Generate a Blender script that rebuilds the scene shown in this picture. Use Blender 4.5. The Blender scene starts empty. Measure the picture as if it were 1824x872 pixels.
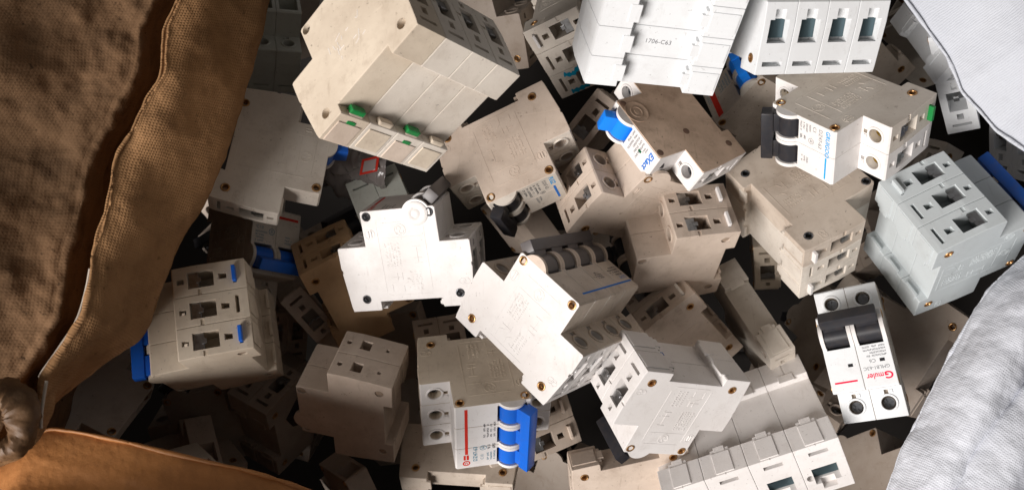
import bpy, bmesh, math, random
from mathutils import Vector, Matrix, Quaternion
random.seed(7)
SC = bpy.context.scene
COL = SC.collection
# ------------------------------------------------------------------ camera, world, light, exposure
cam_d = bpy.data.cameras.new('camera'); cam_d.lens = 28.24; cam_d.sensor_width = 36
cam_d.clip_start = 0.01; cam_d.clip_end = 50
cam = bpy.data.objects.new('camera', cam_d); COL.objects.link(cam)
cam.location = (0, -0.25, 0.753); cam.rotation_euler = (math.radians(30), 0, 0)
cam_d.dof.use_dof = True; cam_d.dof.focus_distance = 0.47; cam_d.dof.aperture_fstop = 14
SC.camera = cam
wd = bpy.data.worlds.new('World'); SC.world = wd; wd.use_nodes = True
wd.node_tree.nodes['Background'].inputs[0].default_value = (1.0, 0.92, 0.86, 1)
wd.node_tree.nodes['Background'].inputs[1].default_value = 0.105
ld = bpy.data.lights.new('doorway_light', 'AREA'); ld.shape = 'RECTANGLE'; ld.size = 1.05; ld.size_y = 1.05; ld.energy = 67
ld.color = (1.0, 0.955, 0.925)
lo = bpy.data.objects.new('doorway_light', ld); COL.objects.link(lo)
lo.location = (-1.19, -1.44, 0.95)
lo.rotation_euler = (Vector((0.05, 0, 0.3)) - lo.location).to_track_quat('-Z', 'Y').to_euler()
SC.view_settings.view_transform = 'Standard'; SC.view_settings.look = 'None'
SC.view_settings.exposure = 0.15; SC.view_settings.gamma = 1.0; SC.view_settings.use_curve_mapping = False
SC.render.engine = 'CYCLES'
try:
    SC.cycles.use_denoising = True; SC.cycles.max_bounces = 8
except Exception: pass

# ------------------------------------------------------------------ materials
def nmat(name):
    m = bpy.data.materials.new(name); m.use_nodes = True
    return m, m.node_tree.nodes, m.node_tree.links, m.node_tree.nodes['Principled BSDF']
def noise(N, L, vec, scale, detail=4, rough=.55):
    n = N.new('ShaderNodeTexNoise'); n.inputs['Scale'].default_value = scale
    n.inputs['Detail'].default_value = detail; n.inputs['Roughness'].default_value = rough
    if vec is not None: L.new(vec, n.inputs['Vector'])
    return n.outputs['Fac']
def ramp(N, L, fac, a, b):
    r = N.new('ShaderNodeMapRange'); r.inputs[1].default_value = a; r.inputs[2].default_value = b
    L.new(fac, r.inputs[0]); return r.outputs[0]
def mixc(N, L, fac, a, b):
    m = N.new('ShaderNodeMix'); m.data_type = 'RGBA'
    if hasattr(fac, 'is_linked') or hasattr(fac, 'links'): L.new(fac, m.inputs[0])
    else: m.inputs[0].default_value = fac
    for v, s in ((a, 6), (b, 7)):
        if isinstance(v, tuple): m.inputs[s].default_value = (*v, 1)
        else: L.new(v, m.inputs[s])
    return m.outputs[2]
def mul(N, L, a, b):
    m = N.new('ShaderNodeMath'); m.operation = 'MULTIPLY'
    for i, v in enumerate((a, b)):
        if isinstance(v, (int, float)): m.inputs[i].default_value = v
        else: L.new(v, m.inputs[i])
    return m.outputs[0]
MATS = {}
def plastic(name, col, dirt=0.25, dcol=(.20, .13, .08), rough=.42, grime=.5):
    """moulded thermoplastic with dust film, streaks and dark specks"""
    if name in MATS: return MATS[name]
    m, N, L, P = nmat(name)
    g = N.new('ShaderNodeNewGeometry').outputs['Position']
    big = ramp(N, L, noise(N, L, g, 26, 5), .42, .78)
    med = ramp(N, L, noise(N, L, g, 95, 7, .7), .50, .74)
    smu = ramp(N, L, noise(N, L, g, 48, 8, .78), .56, .70)
    spk = ramp(N, L, noise(N, L, g, 560, 2), .69, .76)
    chip = ramp(N, L, noise(N, L, g, 240, 3, .6), .70, .735)
    mp = N.new('ShaderNodeMapping'); mp.inputs['Scale'].default_value = (1, .10, .30); mp.inputs['Rotation'].default_value = (.4, .9, .3); L.new(g, mp.inputs[0])
    stk = ramp(N, L, noise(N, L, mp.outputs[0], 330, 3, .7), .62, .74)
    mp2 = N.new('ShaderNodeMapping'); mp2.inputs['Scale'].default_value = (.08, 1, .5); mp2.inputs['Rotation'].default_value = (1.1, .2, .8); L.new(g, mp2.inputs[0])
    stk2 = ramp(N, L, noise(N, L, mp2.outputs[0], 420, 2, .6), .66, .74)
    c = mixc(N, L, mul(N, L, big, dirt), col, dcol)
    c = mixc(N, L, mul(N, L, med, dirt * .55), c, dcol)
    c = mixc(N, L, mul(N, L, smu, .06 + dirt * .5), c, (dcol[0] * .8, dcol[1] * .75, dcol[2] * .7))
    c = mixc(N, L, mul(N, L, stk, .05 + dirt * .5), c, dcol)
    c = mixc(N, L, mul(N, L, stk2, .05 + dirt * .4), c, (min(1, col[0] * 1.2), min(1, col[1] * 1.2), min(1, col[2] * 1.2)))
    c = mixc(N, L, mul(N, L, chip, .12 + grime * .45), c, (.14, .09, .06))
    c = mixc(N, L, mul(N, L, spk, grime * .8), c, (.06, .04, .03))
    L.new(c, P.inputs['Base Color'])
    rr = N.new('ShaderNodeMapRange'); rr.inputs[3].default_value = rough - .06; rr.inputs[4].default_value = min(1, rough + .3); L.new(big, rr.inputs[0]); L.new(rr.outputs[0], P.inputs['Roughness'])
    bp = N.new('ShaderNodeBump'); bp.inputs['Strength'].default_value = .12; bp.inputs['Distance'].default_value = .0004
    L.new(noise(N, L, g, 900, 3), bp.inputs['Height']); L.new(bp.outputs[0], P.inputs['Normal'])
    P.inputs['Specular IOR Level'].default_value = .35
    MATS[name] = m; return m
def simple(name, col, rough=.5, metal=0., spec=.4, dirt=.0):
    if name in MATS: return MATS[name]
    m, N, L, P = nmat(name)
    P.inputs['Roughness'].default_value = rough; P.inputs['Metallic'].default_value = metal; P.inputs['Specular IOR Level'].default_value = spec
    if dirt:
        g = N.new('ShaderNodeNewGeometry').outputs['Position']
        f = ramp(N, L, noise(N, L, g, 300, 4), .45, .8)
        L.new(mixc(N, L, mul(N, L, f, dirt), col, (.10, .07, .05)), P.inputs['Base Color'])
    else: P.inputs['Base Color'].default_value = (*col, 1)
    MATS[name] = m; return m
brass = simple('brass_rivet', (.52, .30, .13), .38, .9, dirt=.45)
dullbrass = simple('plug_rivet', (.36, .27, .20), .6, .1)
steel = simple('terminal_steel', (.38, .385, .39), .33, 1., dirt=.6)
screwsteel = simple('screw_steel', (.26, .27, .29), .28, 1., dirt=.4)
darksteel = simple('dark_terminal_steel', (.10, .15, .17), .35, .8)
goldscrew = simple('screw_passivated', (.46, .33, .07), .3, 1., dirt=.4)
P_ = lambda *a, **k: plastic(*a, **k)
PAL = dict(
    white=P_('white_plastic', (.75, .72, .70), .17, grime=.4),
    cool=P_('cool_white_plastic', (.73, .745, .755), .13, grime=.35),
    cream=P_('cream_plastic', (.63, .54, .43), .40, grime=.7),
    warm=P_('warm_white_plastic', (.67, .61, .535), .34, grime=.6),
    dusty=P_('dusty_plastic', (.57, .49, .41), .52, rough=.6, grime=.9),
    pink=P_('pinkish_plastic', (.61, .505, .42), .42, grime=.7),
    brown=P_('brown_film_plastic', (.44, .375, .32), .45, rough=.6),
    tan=P_('yellowed_plastic', (.56, .36, .20), .35),
    grey=P_('grey_blue_plastic', (.535, .575, .585), .16, dcol=(.25, .24, .22), grime=.3),
    greenish=P_('grey_green_plastic', (.52, .54, .49), .25),
    dark=P_('dusty_shade_plastic', (.40, .335, .28), .4, rough=.6))  # for buried breakers: dust, with the shade of the gaps put into the colour
mud = None
BLUE = simple('blue_toggle_plastic', (.012, .13, .62), .32, dirt=.12)
BLUE2 = simple('bright_blue_toggle_plastic', (.01, .22, .85), .30)
NAVY = simple('navy_toggle_plastic', (.006, .05, .22), .4, dirt=.2)
BLACK = simple('black_toggle_plastic', (.022, .022, .026), .35, dirt=.2)
GREYT = simple('grey_toggle_plastic', (.11, .10, .10), .4, dirt=.3)
GREEN = simple('green_clip_plastic', (.008, .20, .045), .38, dirt=.25)
INK = {k: simple('ink_' + k, c, .6, spec=.2) for k, c in dict(red=(.62, .035, .02), crimson=(.72, .01, .06), cyan=(.0, .32, .68), blue=(.015, .16, .55), grey=(.16, .16, .17), dark=(.04, .045, .06), teal=(.08, .22, .30), green=(0, .10, .04), black=(.012, .012, .014), marker=(.0, .30, .50), white=(.75, .74, .72)).items()}

# ------------------------------------------------------------------ mesh helpers (model units are millimetres, written out as metres)
MM = 0.001
def box(bm, x0, x1, y0, y1, z0, z1, M=None, bev=0):
    vs = [bm.verts.new(Vector(p) if M is None else M @ Vector(p)) for p in ((x0,y0,z0),(x1,y0,z0),(x1,y1,z0),(x0,y1,z0),(x0,y0,z1),(x1,y0,z1),(x1,y1,z1),(x0,y1,z1))]
    fs = [bm.faces.new([vs[i] for i in q]) for q in ((3,2,1,0),(4,5,6,7),(0,1,5,4),(1,2,6,5),(2,3,7,6),(3,0,4,7))]
    if bev:
        es = {e for f in fs for e in f.edges}
        bmesh.ops.bevel(bm, geom=list(es), offset=bev, segments=2, affect='EDGES', profile=.6)
def cyl(bm, c, ax, r, h, seg=24, r2=None, cap=True):
    """cylinder from c along axis ax ('x','y','z') with length h"""
    r2 = r if r2 is None else r2
    def P(a, rr, t):
        u, v = rr * math.cos(a), rr * math.sin(a)
        return Vector({'x': (c[0] + t, c[1] + u, c[2] + v), 'y': (c[0] + v, c[1] + t, c[2] + u), 'z': (c[0] + u, c[1] + v, c[2] + t)}[ax])
    a = [bm.verts.new(P(2 * math.pi * i / seg, r, 0)) for i in range(seg)]
    b = [bm.verts.new(P(2 * math.pi * i / seg, r2, h)) for i in range(seg)]
    for i in range(seg):
        j = (i + 1) % seg; bm.faces.new((a[i], a[j], b[j], b[i]))
    if cap: bm.faces.new(a[::-1]); bm.faces.new(b)
def lathe(bm, c, ax, prof, seg=24):
    """revolve (r, t) profile round axis"""
    rings = []
    for r, t in prof:
        ring = []
        for i in range(seg):
            a = 2 * math.pi * i / seg; u, v = r * math.cos(a), r * math.sin(a)
            ring.append(bm.verts.new({'x': (c[0] + t, c[1] + u, c[2] + v), 'y': (c[0] + v, c[1] + t, c[2] + u), 'z': (c[0] + u, c[1] + v, c[2] + t)}[ax]))
        rings.append(ring)
    for A, B in zip(rings, rings[1:]):
        for i in range(seg):
            j = (i + 1) % seg; bm.faces.new((A[i], A[j], B[j], B[i]))
def finish(bm, name, smooth=False):
    bmesh.ops.recalc_face_normals(bm, faces=bm.faces[:])
    me = bpy.data.meshes.new(name); bm.to_mesh(me); bm.free()
    me.transform(Matrix.Scale(MM, 4))
    if smooth:
        me.polygons.foreach_set('use_smooth', [True] * len(me.polygons))
        try: me.set_sharp_from_angle(angle=math.radians(38))
        except Exception: pass
    return me
def obj(name, me, mat, parent=None, M=None, label=None):
    o = bpy.data.objects.new(name, me); COL.objects.link(o)
    if not me.materials: me.materials.append(mat)
    for sl in o.material_slots: sl.link = 'OBJECT'; sl.material = mat
    if parent is not None: o.parent = parent
    if M is not None: o.matrix_local = M
    if label: o['label'] = label
    return o
def T(x, y, z): return Matrix.Translation((x * MM, y * MM, z * MM))
def boolean(me, cut):
    a = bpy.data.objects.new('a', me); c = bpy.data.objects.new('c', cut)
    COL.objects.link(a); COL.objects.link(c)
    md = a.modifiers.new('b', 'BOOLEAN'); md.object = c; md.solver = 'EXACT'; md.operation = 'DIFFERENCE'; md.use_self = True
    dg = bpy.context.evaluated_depsgraph_get(); dg.update()
    r = bpy.data.meshes.new_from_object(a.evaluated_get(dg))
    bpy.data.objects.remove(a); bpy.data.objects.remove(c)
    return r

PROF = [(3,0),(20.5,0),(21,.5),(21,5.5),(59,5.5),(59,.5),(59.5,0),(77,0),(77.6,3),(80,28),(80,39.2),(79.2,40),(62.5,40),(62.5,60),(61.5,61),(18.5,61),(17.5,60),(17.5,40),(.8,40),(0,39.2),(0,28),(2.4,3)]
RIV = [(21.2, 57.6), (58.8, 57.6), (12.5, 7.5), (70, 8)]
CACHE = {}
def raw(bm):
    bmesh.ops.recalc_face_normals(bm, faces=bm.faces[:]); me = bpy.data.meshes.new('m'); bm.to_mesh(me); bm.free(); return me
def housing(w, flip, style):
    """one pole: stepped T-profile housing with screw wells, terminal windows, vents, clip slots, rivet holes and toggle well"""
    key = ('h', w, flip, style)
    if key in CACHE: return CACHE[key]
    bm = bmesh.new()
    g = .09
    A = [bm.verts.new((g, y, z)) for y, z in PROF]; Bv = [bm.verts.new((w - g, y, z)) for y, z in PROF]
    n = len(PROF)
    f1 = bm.faces.new(A); f2 = bm.faces.new(Bv[::-1])
    for i in range(n): bm.faces.new((A[i], Bv[i], Bv[(i + 1) % n], A[(i + 1) % n]))
    bmesh.ops.recalc_face_normals(bm, faces=bm.faces[:])
    bmesh.ops.bevel(bm, geom=list(set(f1.edges) | set(f2.edges)), offset=.42, segments=2, affect='EDGES', profile=.6, clamp_overlap=True)
    me = raw(bm)
    c = bmesh.new(); h = w / 2
    for e in (0, 1):
        Y = (lambda y: y) if e == 0 else (lambda y: 80 - y)
        def cb(x0, x1, y0, y1, z0, z1):
            a, b = sorted((Y(y0), Y(y1))); box(c, x0, x1, a, b, z0, z1)
        cyl(c, (h, Y(8.6), 33), 'z', 4.1, 12, 28)                       # screw well
        cb(h - 1.2, h + 1.2, 13.6, 16.4, 37.2, 42)                      # notch beside the well
        ww = 4.9 if w < 20 else 6.8
        if style == 'blank': continue
        if style == 'slots': cb(h - 5.6, h + 5.6, -3, 7, 6.0, 7.6); continue
        if style == 'wide':
            k_ = 5.6 if w < 20 else 7.6
            cb(h - k_, h + k_, -3, 9, 17.5, 30); cb(h - k_ * .55, h + k_ * .55, -3, 4, 29.5, 35.5); cb(h - 5.8, h + 5.8, -3, 9, 4.6, 7.2)
            if w > 20: cyl(c, (1.2 + 2.6, -3 if e == 0 else 74, 24), 'y', 2.2, 9, 18)
            continue
        if style == 'plain':
            cb(h - 3.6, h + 3.6, -3, 9, 21, 27.5); cb(h - 1.1, h + 1.1, -3, 5, 9.5, 11.6)
            cyl(c, (h, -3 if e == 0 else 74, 35), 'y', 1.6, 9, 16)
        else:
            cb(h - ww, h + ww, -3, 15, 17.2, 31.4)                      # terminal window
            cb(h - 1.8, h + 1.8, -3, 9, 10.2, 14.6)                     # vent
            cb(h - 1.5, h + 1.5, -3, 8, 33.4, 37.2)                     # small slot near the shoulder
            cb(h - 5.2, h + 5.2, -3, 9, 4.9, 6.9)                       # clip slot
            cb(w - 3.2, w + 1, -3, .9, 24.2, 26.2)                     # tie notch between poles
    for y, z in RIV:
        cyl(c, (-2, y, z), 'x', 2.75, 6.0, 20); cyl(c, (w - 4.0, y, z), 'x', 2.75, 6.0, 20)
    yc = 51 if flip else 29
    box(c, 2.5, w - 2.5, yc - 8.6, yc + 8.6, 48.5, 65)                 # toggle well
    if w > 20: box(c, h - .3, h + .3, -1, 81, -1, .6)
    r = boolean(me, raw(c))
    r.materials.clear(); r.materials.append(None); r.materials.append(None)
    for p in r.polygons: p.material_index = 1 if (p.center.z > 39.3 and abs(p.normal.x) < .6 and (p.normal.z > .5 or abs(p.normal.y) > .5)) else 0
    r.transform(Matrix.Scale(MM, 4)); r.name = 'pole_housing'
    CACHE[key] = r; return r
def cached(key, fn, smooth=False):
    if key not in CACHE:
        bm = bmesh.new(); fn(bm); CACHE[key] = finish(bm, key[0], smooth)
    return CACHE[key]
def screw_mesh():
    if 'scr' in CACHE: return CACHE['scr']
    bm = bmesh.new(); cyl(bm, (0, 0, -3), 'z', 3.35, 3.0, 28); cyl_top = [f for f in bm.faces if len(f.verts) > 4 and f.calc_center_median().z > -.5]
    bmesh.ops.bevel(bm, geom=list(cyl_top[0].edges), offset=.7, segments=3, affect='EDGES', profile=.6)
    me = raw(bm); c = bmesh.new(); w_, l_ = .62, 2.6
    vs = [(-l_, -w_), (-w_, -w_), (-w_, -l_), (w_, -l_), (w_, -w_), (l_, -w_), (l_, w_), (w_, w_), (w_, l_), (-w_, l_), (-w_, w_), (-l_, w_)]
    lo = [c.verts.new((x, y, -1.1)) for x, y in vs]; hi = [c.verts.new((x, y, 1)) for x, y in vs]
    c.faces.new(lo[::-1]); c.faces.new(hi)
    for i in range(12): c.faces.new((lo[i], lo[(i + 1) % 12], hi[(i + 1) % 12], hi[i]))
    r = boolean(me, raw(c)); r.transform(Matrix.Scale(MM, 4)); CACHE['scr'] = r; return r
def rivet_fn(bm):
    lathe(bm, (0,0,0), 'x', [(1.6, -3.2), (1.6, -.1), (1.8, .3), (2.15, .45), (2.55, .3), (2.72, -.2), (2.72, -3.2)], 22)
def plug_fn(bm): lathe(bm, (0,0,0), 'x', [(.01, -.6), (1.9, -.55), (2.4, -.75), (2.46, -3)], 20)
def collar_fn(bm): lathe(bm, (0,0,0), 'z', [(4.05, -.4), (4.05, .55), (4.4, .8), (5.0, .75), (5.3, .4), (5.3, -.4)], 30)
def tab_fn(bm): box(bm, -.95, .95, -1.1, 1.1, -1.2, .75, bev=.2)
def clampm(w):
    ww = 4.7 if w < 20 else 6.6
    def fn(bm):
        box(bm, -ww, ww, 1.4, 3.0, 25.6, 31.2, bev=.25); box(bm, -ww, ww, 3.0, 13, 29.6, 31.2)
        box(bm, -1.5, 1.5, .9, 1.8, 24.2, 27.0, bev=.2)
    return fn
def cheek_fn(bm):
    """two half discs either side of the toggle barrel"""
    pass
def slider_fn(bm):
    """DIN rail slider plate on the back foot with its hook in the channel"""
    box(bm, -5.6, 5.6, 60.5, 76, -.55, .8, bev=.25)
    box(bm, -3.4, 3.4, 55.6, 60.6, -.2, 2.0, bev=.3); box(bm, -5.8, -3.3, 57.2, 60.9, .2, 4.2, bev=.3); box(bm, 3.3, 5.8, 57.2, 60.9, .2, 4.2, bev=.3)
def lip_fn(bm): box(bm, -5.0, 5.0, 17.0, 23.2, -.35, 1.4, bev=.3)
def mesh_text(s, size, mat, parent, M, bold=0, shear=0, name='printed_lettering', xs=1):
    cu = bpy.data.curves.new('t', 'FONT'); cu.body = s; cu.size = size; cu.align_x = 'LEFT'; cu.align_y = 'BOTTOM_BASELINE'; cu.offset = bold; cu.shear = shear; cu.resolution_u = 3; cu.space_character = 1.04
    o = bpy.data.objects.new('t', cu); COL.objects.link(o)
    dg = bpy.context.evaluated_depsgraph_get(); dg.update()
    me = bpy.data.meshes.new_from_object(o.evaluated_get(dg)); bpy.data.objects.remove(o); bpy.data.curves.remove(cu)
    me.transform(Matrix.Diagonal((MM * xs, MM, MM, 1))); me.materials.clear()
    return obj(name, me, mat, parent, M)
def emboss_mesh(seed):
    """relief on a side plate, drawn in (y, z) with x outwards: frame, rows of worn moulded characters, symbol ring, diagram strokes"""
    if ('emb', seed) in CACHE: return CACHE[('emb', seed)]
    R = random.Random(seed); bm = bmesh.new()
    def st(y0, z0, y1, z1, t=.28, hh=.16):
        d = math.hypot(y1 - y0, z1 - z0)
        if d < 1e-6: return
        ny, nz = -(z1 - z0) / d * t / 2, (y1 - y0) / d * t / 2
        vs = [(y0 + ny, z0 + nz), (y1 + ny, z1 + nz), (y1 - ny, z1 - nz), (y0 - ny, z0 - nz)]
        lo = [bm.verts.new((-.05, y, z)) for y, z in vs]; hi = [bm.verts.new((hh, cy + (y - cy) * .8, cz + (z - cz) * .8)) for y, z in vs for cy, cz in (((y0 + y1) / 2, (z0 + z1) / 2),)]
        bm.faces.new(hi)
        for i in range(4): bm.faces.new((lo[i], lo[(i + 1) % 4], hi[(i + 1) % 4], hi[i]))
    y0, y1, z0, z1 = 26, 54, 9, 53
    for a in ((y0, z0, y1, z0), (y1, z0, y1, z1), (y1, z1, y0, z1), (y0, z1, y0, z0), (y0, 44, y1, 44)): st(*a, t=.42, hh=.12)
    for k in range(5):                                    # rows of characters
        y = 29 + k * 1.9
        for r0, r1 in ((27, 41),):
            z = r0
            while z < r1:
                q = R.random(); hgt = 1.25
                st(y, z, y + hgt, z + R.uniform(-.2, .2))
                if q > .3: st(y + hgt * R.choice((0, .5, 1)), z, y + hgt * R.choice((0, .5, 1)), z + .8)
                if q > .6: st(y, z + .8, y + hgt * R.choice((.5, 1)), z + .8)
                z += 1.35 if R.random() > .15 else 2.2
    for k in range(3):
        y = 42 + k * 2.6; z = 12
        while z < 24:
            st(y, z, y + 1.5, z + R.uniform(-.3, .3)); 
            if R.random() > .4: st(y + R.choice((0, .75, 1.5)), z, y + R.choice((0, .75, 1.5)), z + .9)
            z += 1.5
    for a in ((30, 11, 30, 16), (30, 16, 34, 18), (34, 18, 34, 23), (37, 11, 37, 15), (37, 15, 40, 17), (37, 18, 37, 23), (30, 20, 37, 20), (45, 28, 51, 28), (45, 31, 51, 31), (48, 28, 48, 38), (45, 38, 51, 38)): st(*a, t=.35)
    def ring(cy, cz, r, a0=0, a1=2 * math.pi, n=18, t=.35, sq=1):
        for i in range(n):
            p = a0 + (a1 - a0) * i / n; q = a0 + (a1 - a0) * (i + 1) / n
            st(cy + r * math.cos(p), cz + r * sq * math.sin(p), cy + r * math.cos(q), cz + r * sq * math.sin(q), t)
    ring(40, 48.5, 3.3); ring(39.2, 49.4, 1.3, -.5, 3.6, 8); ring(40.8, 47.6, 1.3, 2.6, 6.8, 8)
    ring(72.5, 15, 1.9, n=14); ring(75.0, 15, 1.9, n=14); st(71, 14, 76.4, 16, .3)
    ring(21.5, 47, 3.0, n=16, t=.3); st(20.8, 44.8, 20.8, 49.2, .7, .35); st(22.4, 44.8, 22.4, 49.2, .7, .35)
    me = finish(bm, 'embossed_panel'); CACHE[('emb', seed)] = me; return me
def scratch_text_mesh(seed):
    R = random.Random(seed); bm = bmesh.new()
    for k in range(16):
        y, z = R.uniform(28, 52), R.uniform(22, 30) + (k % 2) * 5; a = R.choice((.2, 1.3, 1.9)) + R.uniform(-.3, .3); l = R.uniform(1.5, 5)
        box(bm, -.02, .10, 0, l, -.14, .14, M=Matrix.Translation((0, y, z)) @ Matrix.Rotation(a, 4, 'X'))
    return finish(bm, 'scratched_marks')
def marks_mesh(w_, h_, rows, seed, cw=.9):
    """rows of tiny worn print, too small to read"""
    R = random.Random(seed); bm = bmesh.new()
    for k in range(rows):
        y = h_ - (k + 1) * h_ / rows; x = 0; ch = h_ / rows * .55; end = w_ * R.uniform(.55, 1)
        while x < end:
            c = cw * R.uniform(.5, 1.0)
            if R.random() > .12:
                for (a, b, p, q) in R.sample([(0, .28, 0, 1), (.72, 1, 0, 1), (0, 1, 0, .25), (0, 1, .75, 1), (0, 1, .4, .62)], 3):
                    vs = [bm.verts.new((x + u * c, y + v * ch, 0)) for u, v in ((a, p), (b, p), (b, q), (a, q))]; bm.faces.new(vs)
            x += c + .22
    return finish(bm, 'small_print')
def rect_mesh(x0, x1, y0, y1):
    bm = bmesh.new(); bm.faces.new([bm.verts.new(p) for p in ((x0,y0,0),(x1,y0,0),(x1,y1,0),(x0,y1,0))]); return finish(bm, 'printed_stripe')

# ------------------------------------------------------------------ a circuit breaker and its parts
def breaker(pose, label, pal='cream', flip=False, toggle=None, tang=35, style='std', rivets='brass', emboss=True, sliders=True,
            tabs=None, screws='steel', front=True, side=None, bar=True, group='used circuit breakers heaped in the sack', detail=2, cheek=None, face=None):
    n, w, loc, q, dep = pose
    W = n * w; h = w / 2
    t = bpy.data.objects.new('circuit_breaker', None); COL.objects.link(t); t.empty_display_size = .02
    t.matrix_world = Matrix.Translation(loc) @ Quaternion(q).to_matrix().to_4x4()
    t['label'] = label; t['category'] = 'circuit breaker'; t['group'] = group
    body = PAL[pal]
    yc = 51 if flip else 29
    for k in range(n):
        ho = obj('pole_housing', housing(w, flip, style), (side if side and (k == n - 1) else body), t, T(k * w, 0, 0))
        if face: ho.material_slots[1].material = PAL[face]
        if detail >= 1:
            for e in (0, 1):
                ym = 8.6 if e == 0 else 71.4
                obj('screw_collar', cached(('screw_collar',), collar_fn, True), PAL[face] if face else body, ho, T(h, ym, 40))
                if screws: obj('terminal_screw', screw_mesh(), goldscrew if screws == 'gold' else screwsteel, ho, T(h, ym, 36.0) @ Matrix.Rotation(random.uniform(0, 3), 4, 'Z'))
                obj('well_tab', cached(('well_tab',), tab_fn), PAL[face] if face else body, ho, T(h - 2.6, 15 if e == 0 else 65, 40))
                if style == 'wide':
                    k_ = 5.5 if w < 20 else 7.5
                    M = T(h, 0, 0) if e == 0 else T(h, 80, 0) @ Matrix.Rotation(math.pi, 4, 'Z')
                    obj('terminal_clamp', cached(('terminal_clamp_wide', w), lambda bm: box(bm, -k_, k_, 5.2, 8.6, 19.5, 29.8, bev=.3)), darksteel, ho, M)
                if style == 'std':
                    M = T(h, 0, 0) if e == 0 else T(h, 80, 0) @ Matrix.Rotation(math.pi, 4, 'Z')
                    obj('terminal_clamp', cached(('terminal_clamp', w), clampm(w)), steel, ho, M)
            if sliders:
                obj('rail_lip', cached(('rail_lip',), lip_fn), body, ho, T(h, 0, 0))
                obj('rail_slider', cached(('rail_slider',), slider_fn), body, ho, T(h, 0, 0))
        if toggle:
            def cf(bm):
                for x in (.12, w - 2.35):
                    cyl(bm, (x, yc, 57.2), 'x', 8.4, 2.2, 36)
            obj('toggle_surround', cached(('toggle_surround', w, yc), cf, True), PAL[cheek] if cheek else body, ho)
    if toggle:
        def tf(bm):
            a = math.radians(tang) * (-1 if flip else 1)
            M = Matrix.Translation((0, yc, 57.2)) @ Matrix.Rotation(a, 4, 'X')
            for k in range(n):
                cyl(bm, (k * w + 2.6, yc, 57.2), 'x', 7.3, w - 5.2, 32)
                box(bm, k * w + 3.2, k * w + w - 3.2, -2.9, 2.9, 3, 15 if n == 1 or not bar else 13, M=M, bev=.5)
            if n > 1 and bar: box(bm, 2.2, W - 2.2, -4.0, 3.6, 9.6, 16.5, M=M, bev=.9)
            if n > 1 and not bar: box(bm, 4, W - 4, -2.5, 2.5, 11, 14, M=M, bev=.6)
        bm = bmesh.new(); tf(bm); obj('toggle', finish(bm, 'toggle', True), toggle, t)
    if rivets:
        rm = cached(('rivet',), rivet_fn, True) if rivets != 'plug' else cached(('rivet_plug',), plug_fn, True)
        mt = {'brass': brass, 'plug': dullbrass, 'steel': screwsteel}[rivets]
        for y, z in RIV:
            obj('rivet', rm, mt, t, T(W - .09, y, z)); obj('rivet', rm, mt, t, T(.09, y, z) @ Matrix.Rotation(math.pi, 4, 'Z'))
    if emboss:
        em = emboss_mesh(emboss if isinstance(emboss, int) and emboss is not True else 1)
        sm = side or body
        obj('embossed_panel', em, sm, t, T(W - .09, 0, 0))
        obj('embossed_panel', em, body, t, T(.09, 80, 0) @ Matrix.Rotation(math.pi, 4, 'Z'))
    if tabs:
        cm, ends, which = tabs
        def tb(bm): box(bm, -4.6, 4.6, -2.4, 6, -.95, .95, bev=.35)
        for k in which:
            for e in ends:
                obj('rail_clip', cached(('rail_clip',), tb), cm, t, (T(k * w + h, 1.6, 5.85) if e == 0 else T(k * w + h, 78.4, 5.85) @ Matrix.Rotation(math.pi, 4, 'Z')))
    # label frame on the front: u to the right, v up, origin at the lower left corner of the printed area
    fr = (T(W, 80, 0) @ Matrix.Rotation(math.pi, 4, 'Z')) if flip else Matrix.Identity(4)
    return t, fr, W
def put(t, fr, name, me, mat, u, v, z=61.06, rot=0): return obj(name, me, mat, t, fr @ T(u, v, z) @ Matrix.Rotation(rot, 4, 'Z'))
def txt(t, fr, s, size, ink, u, v, z=61.06, **k): return mesh_text(s, size, INK[ink], t, fr @ T(u, v, z), **k)

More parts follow.
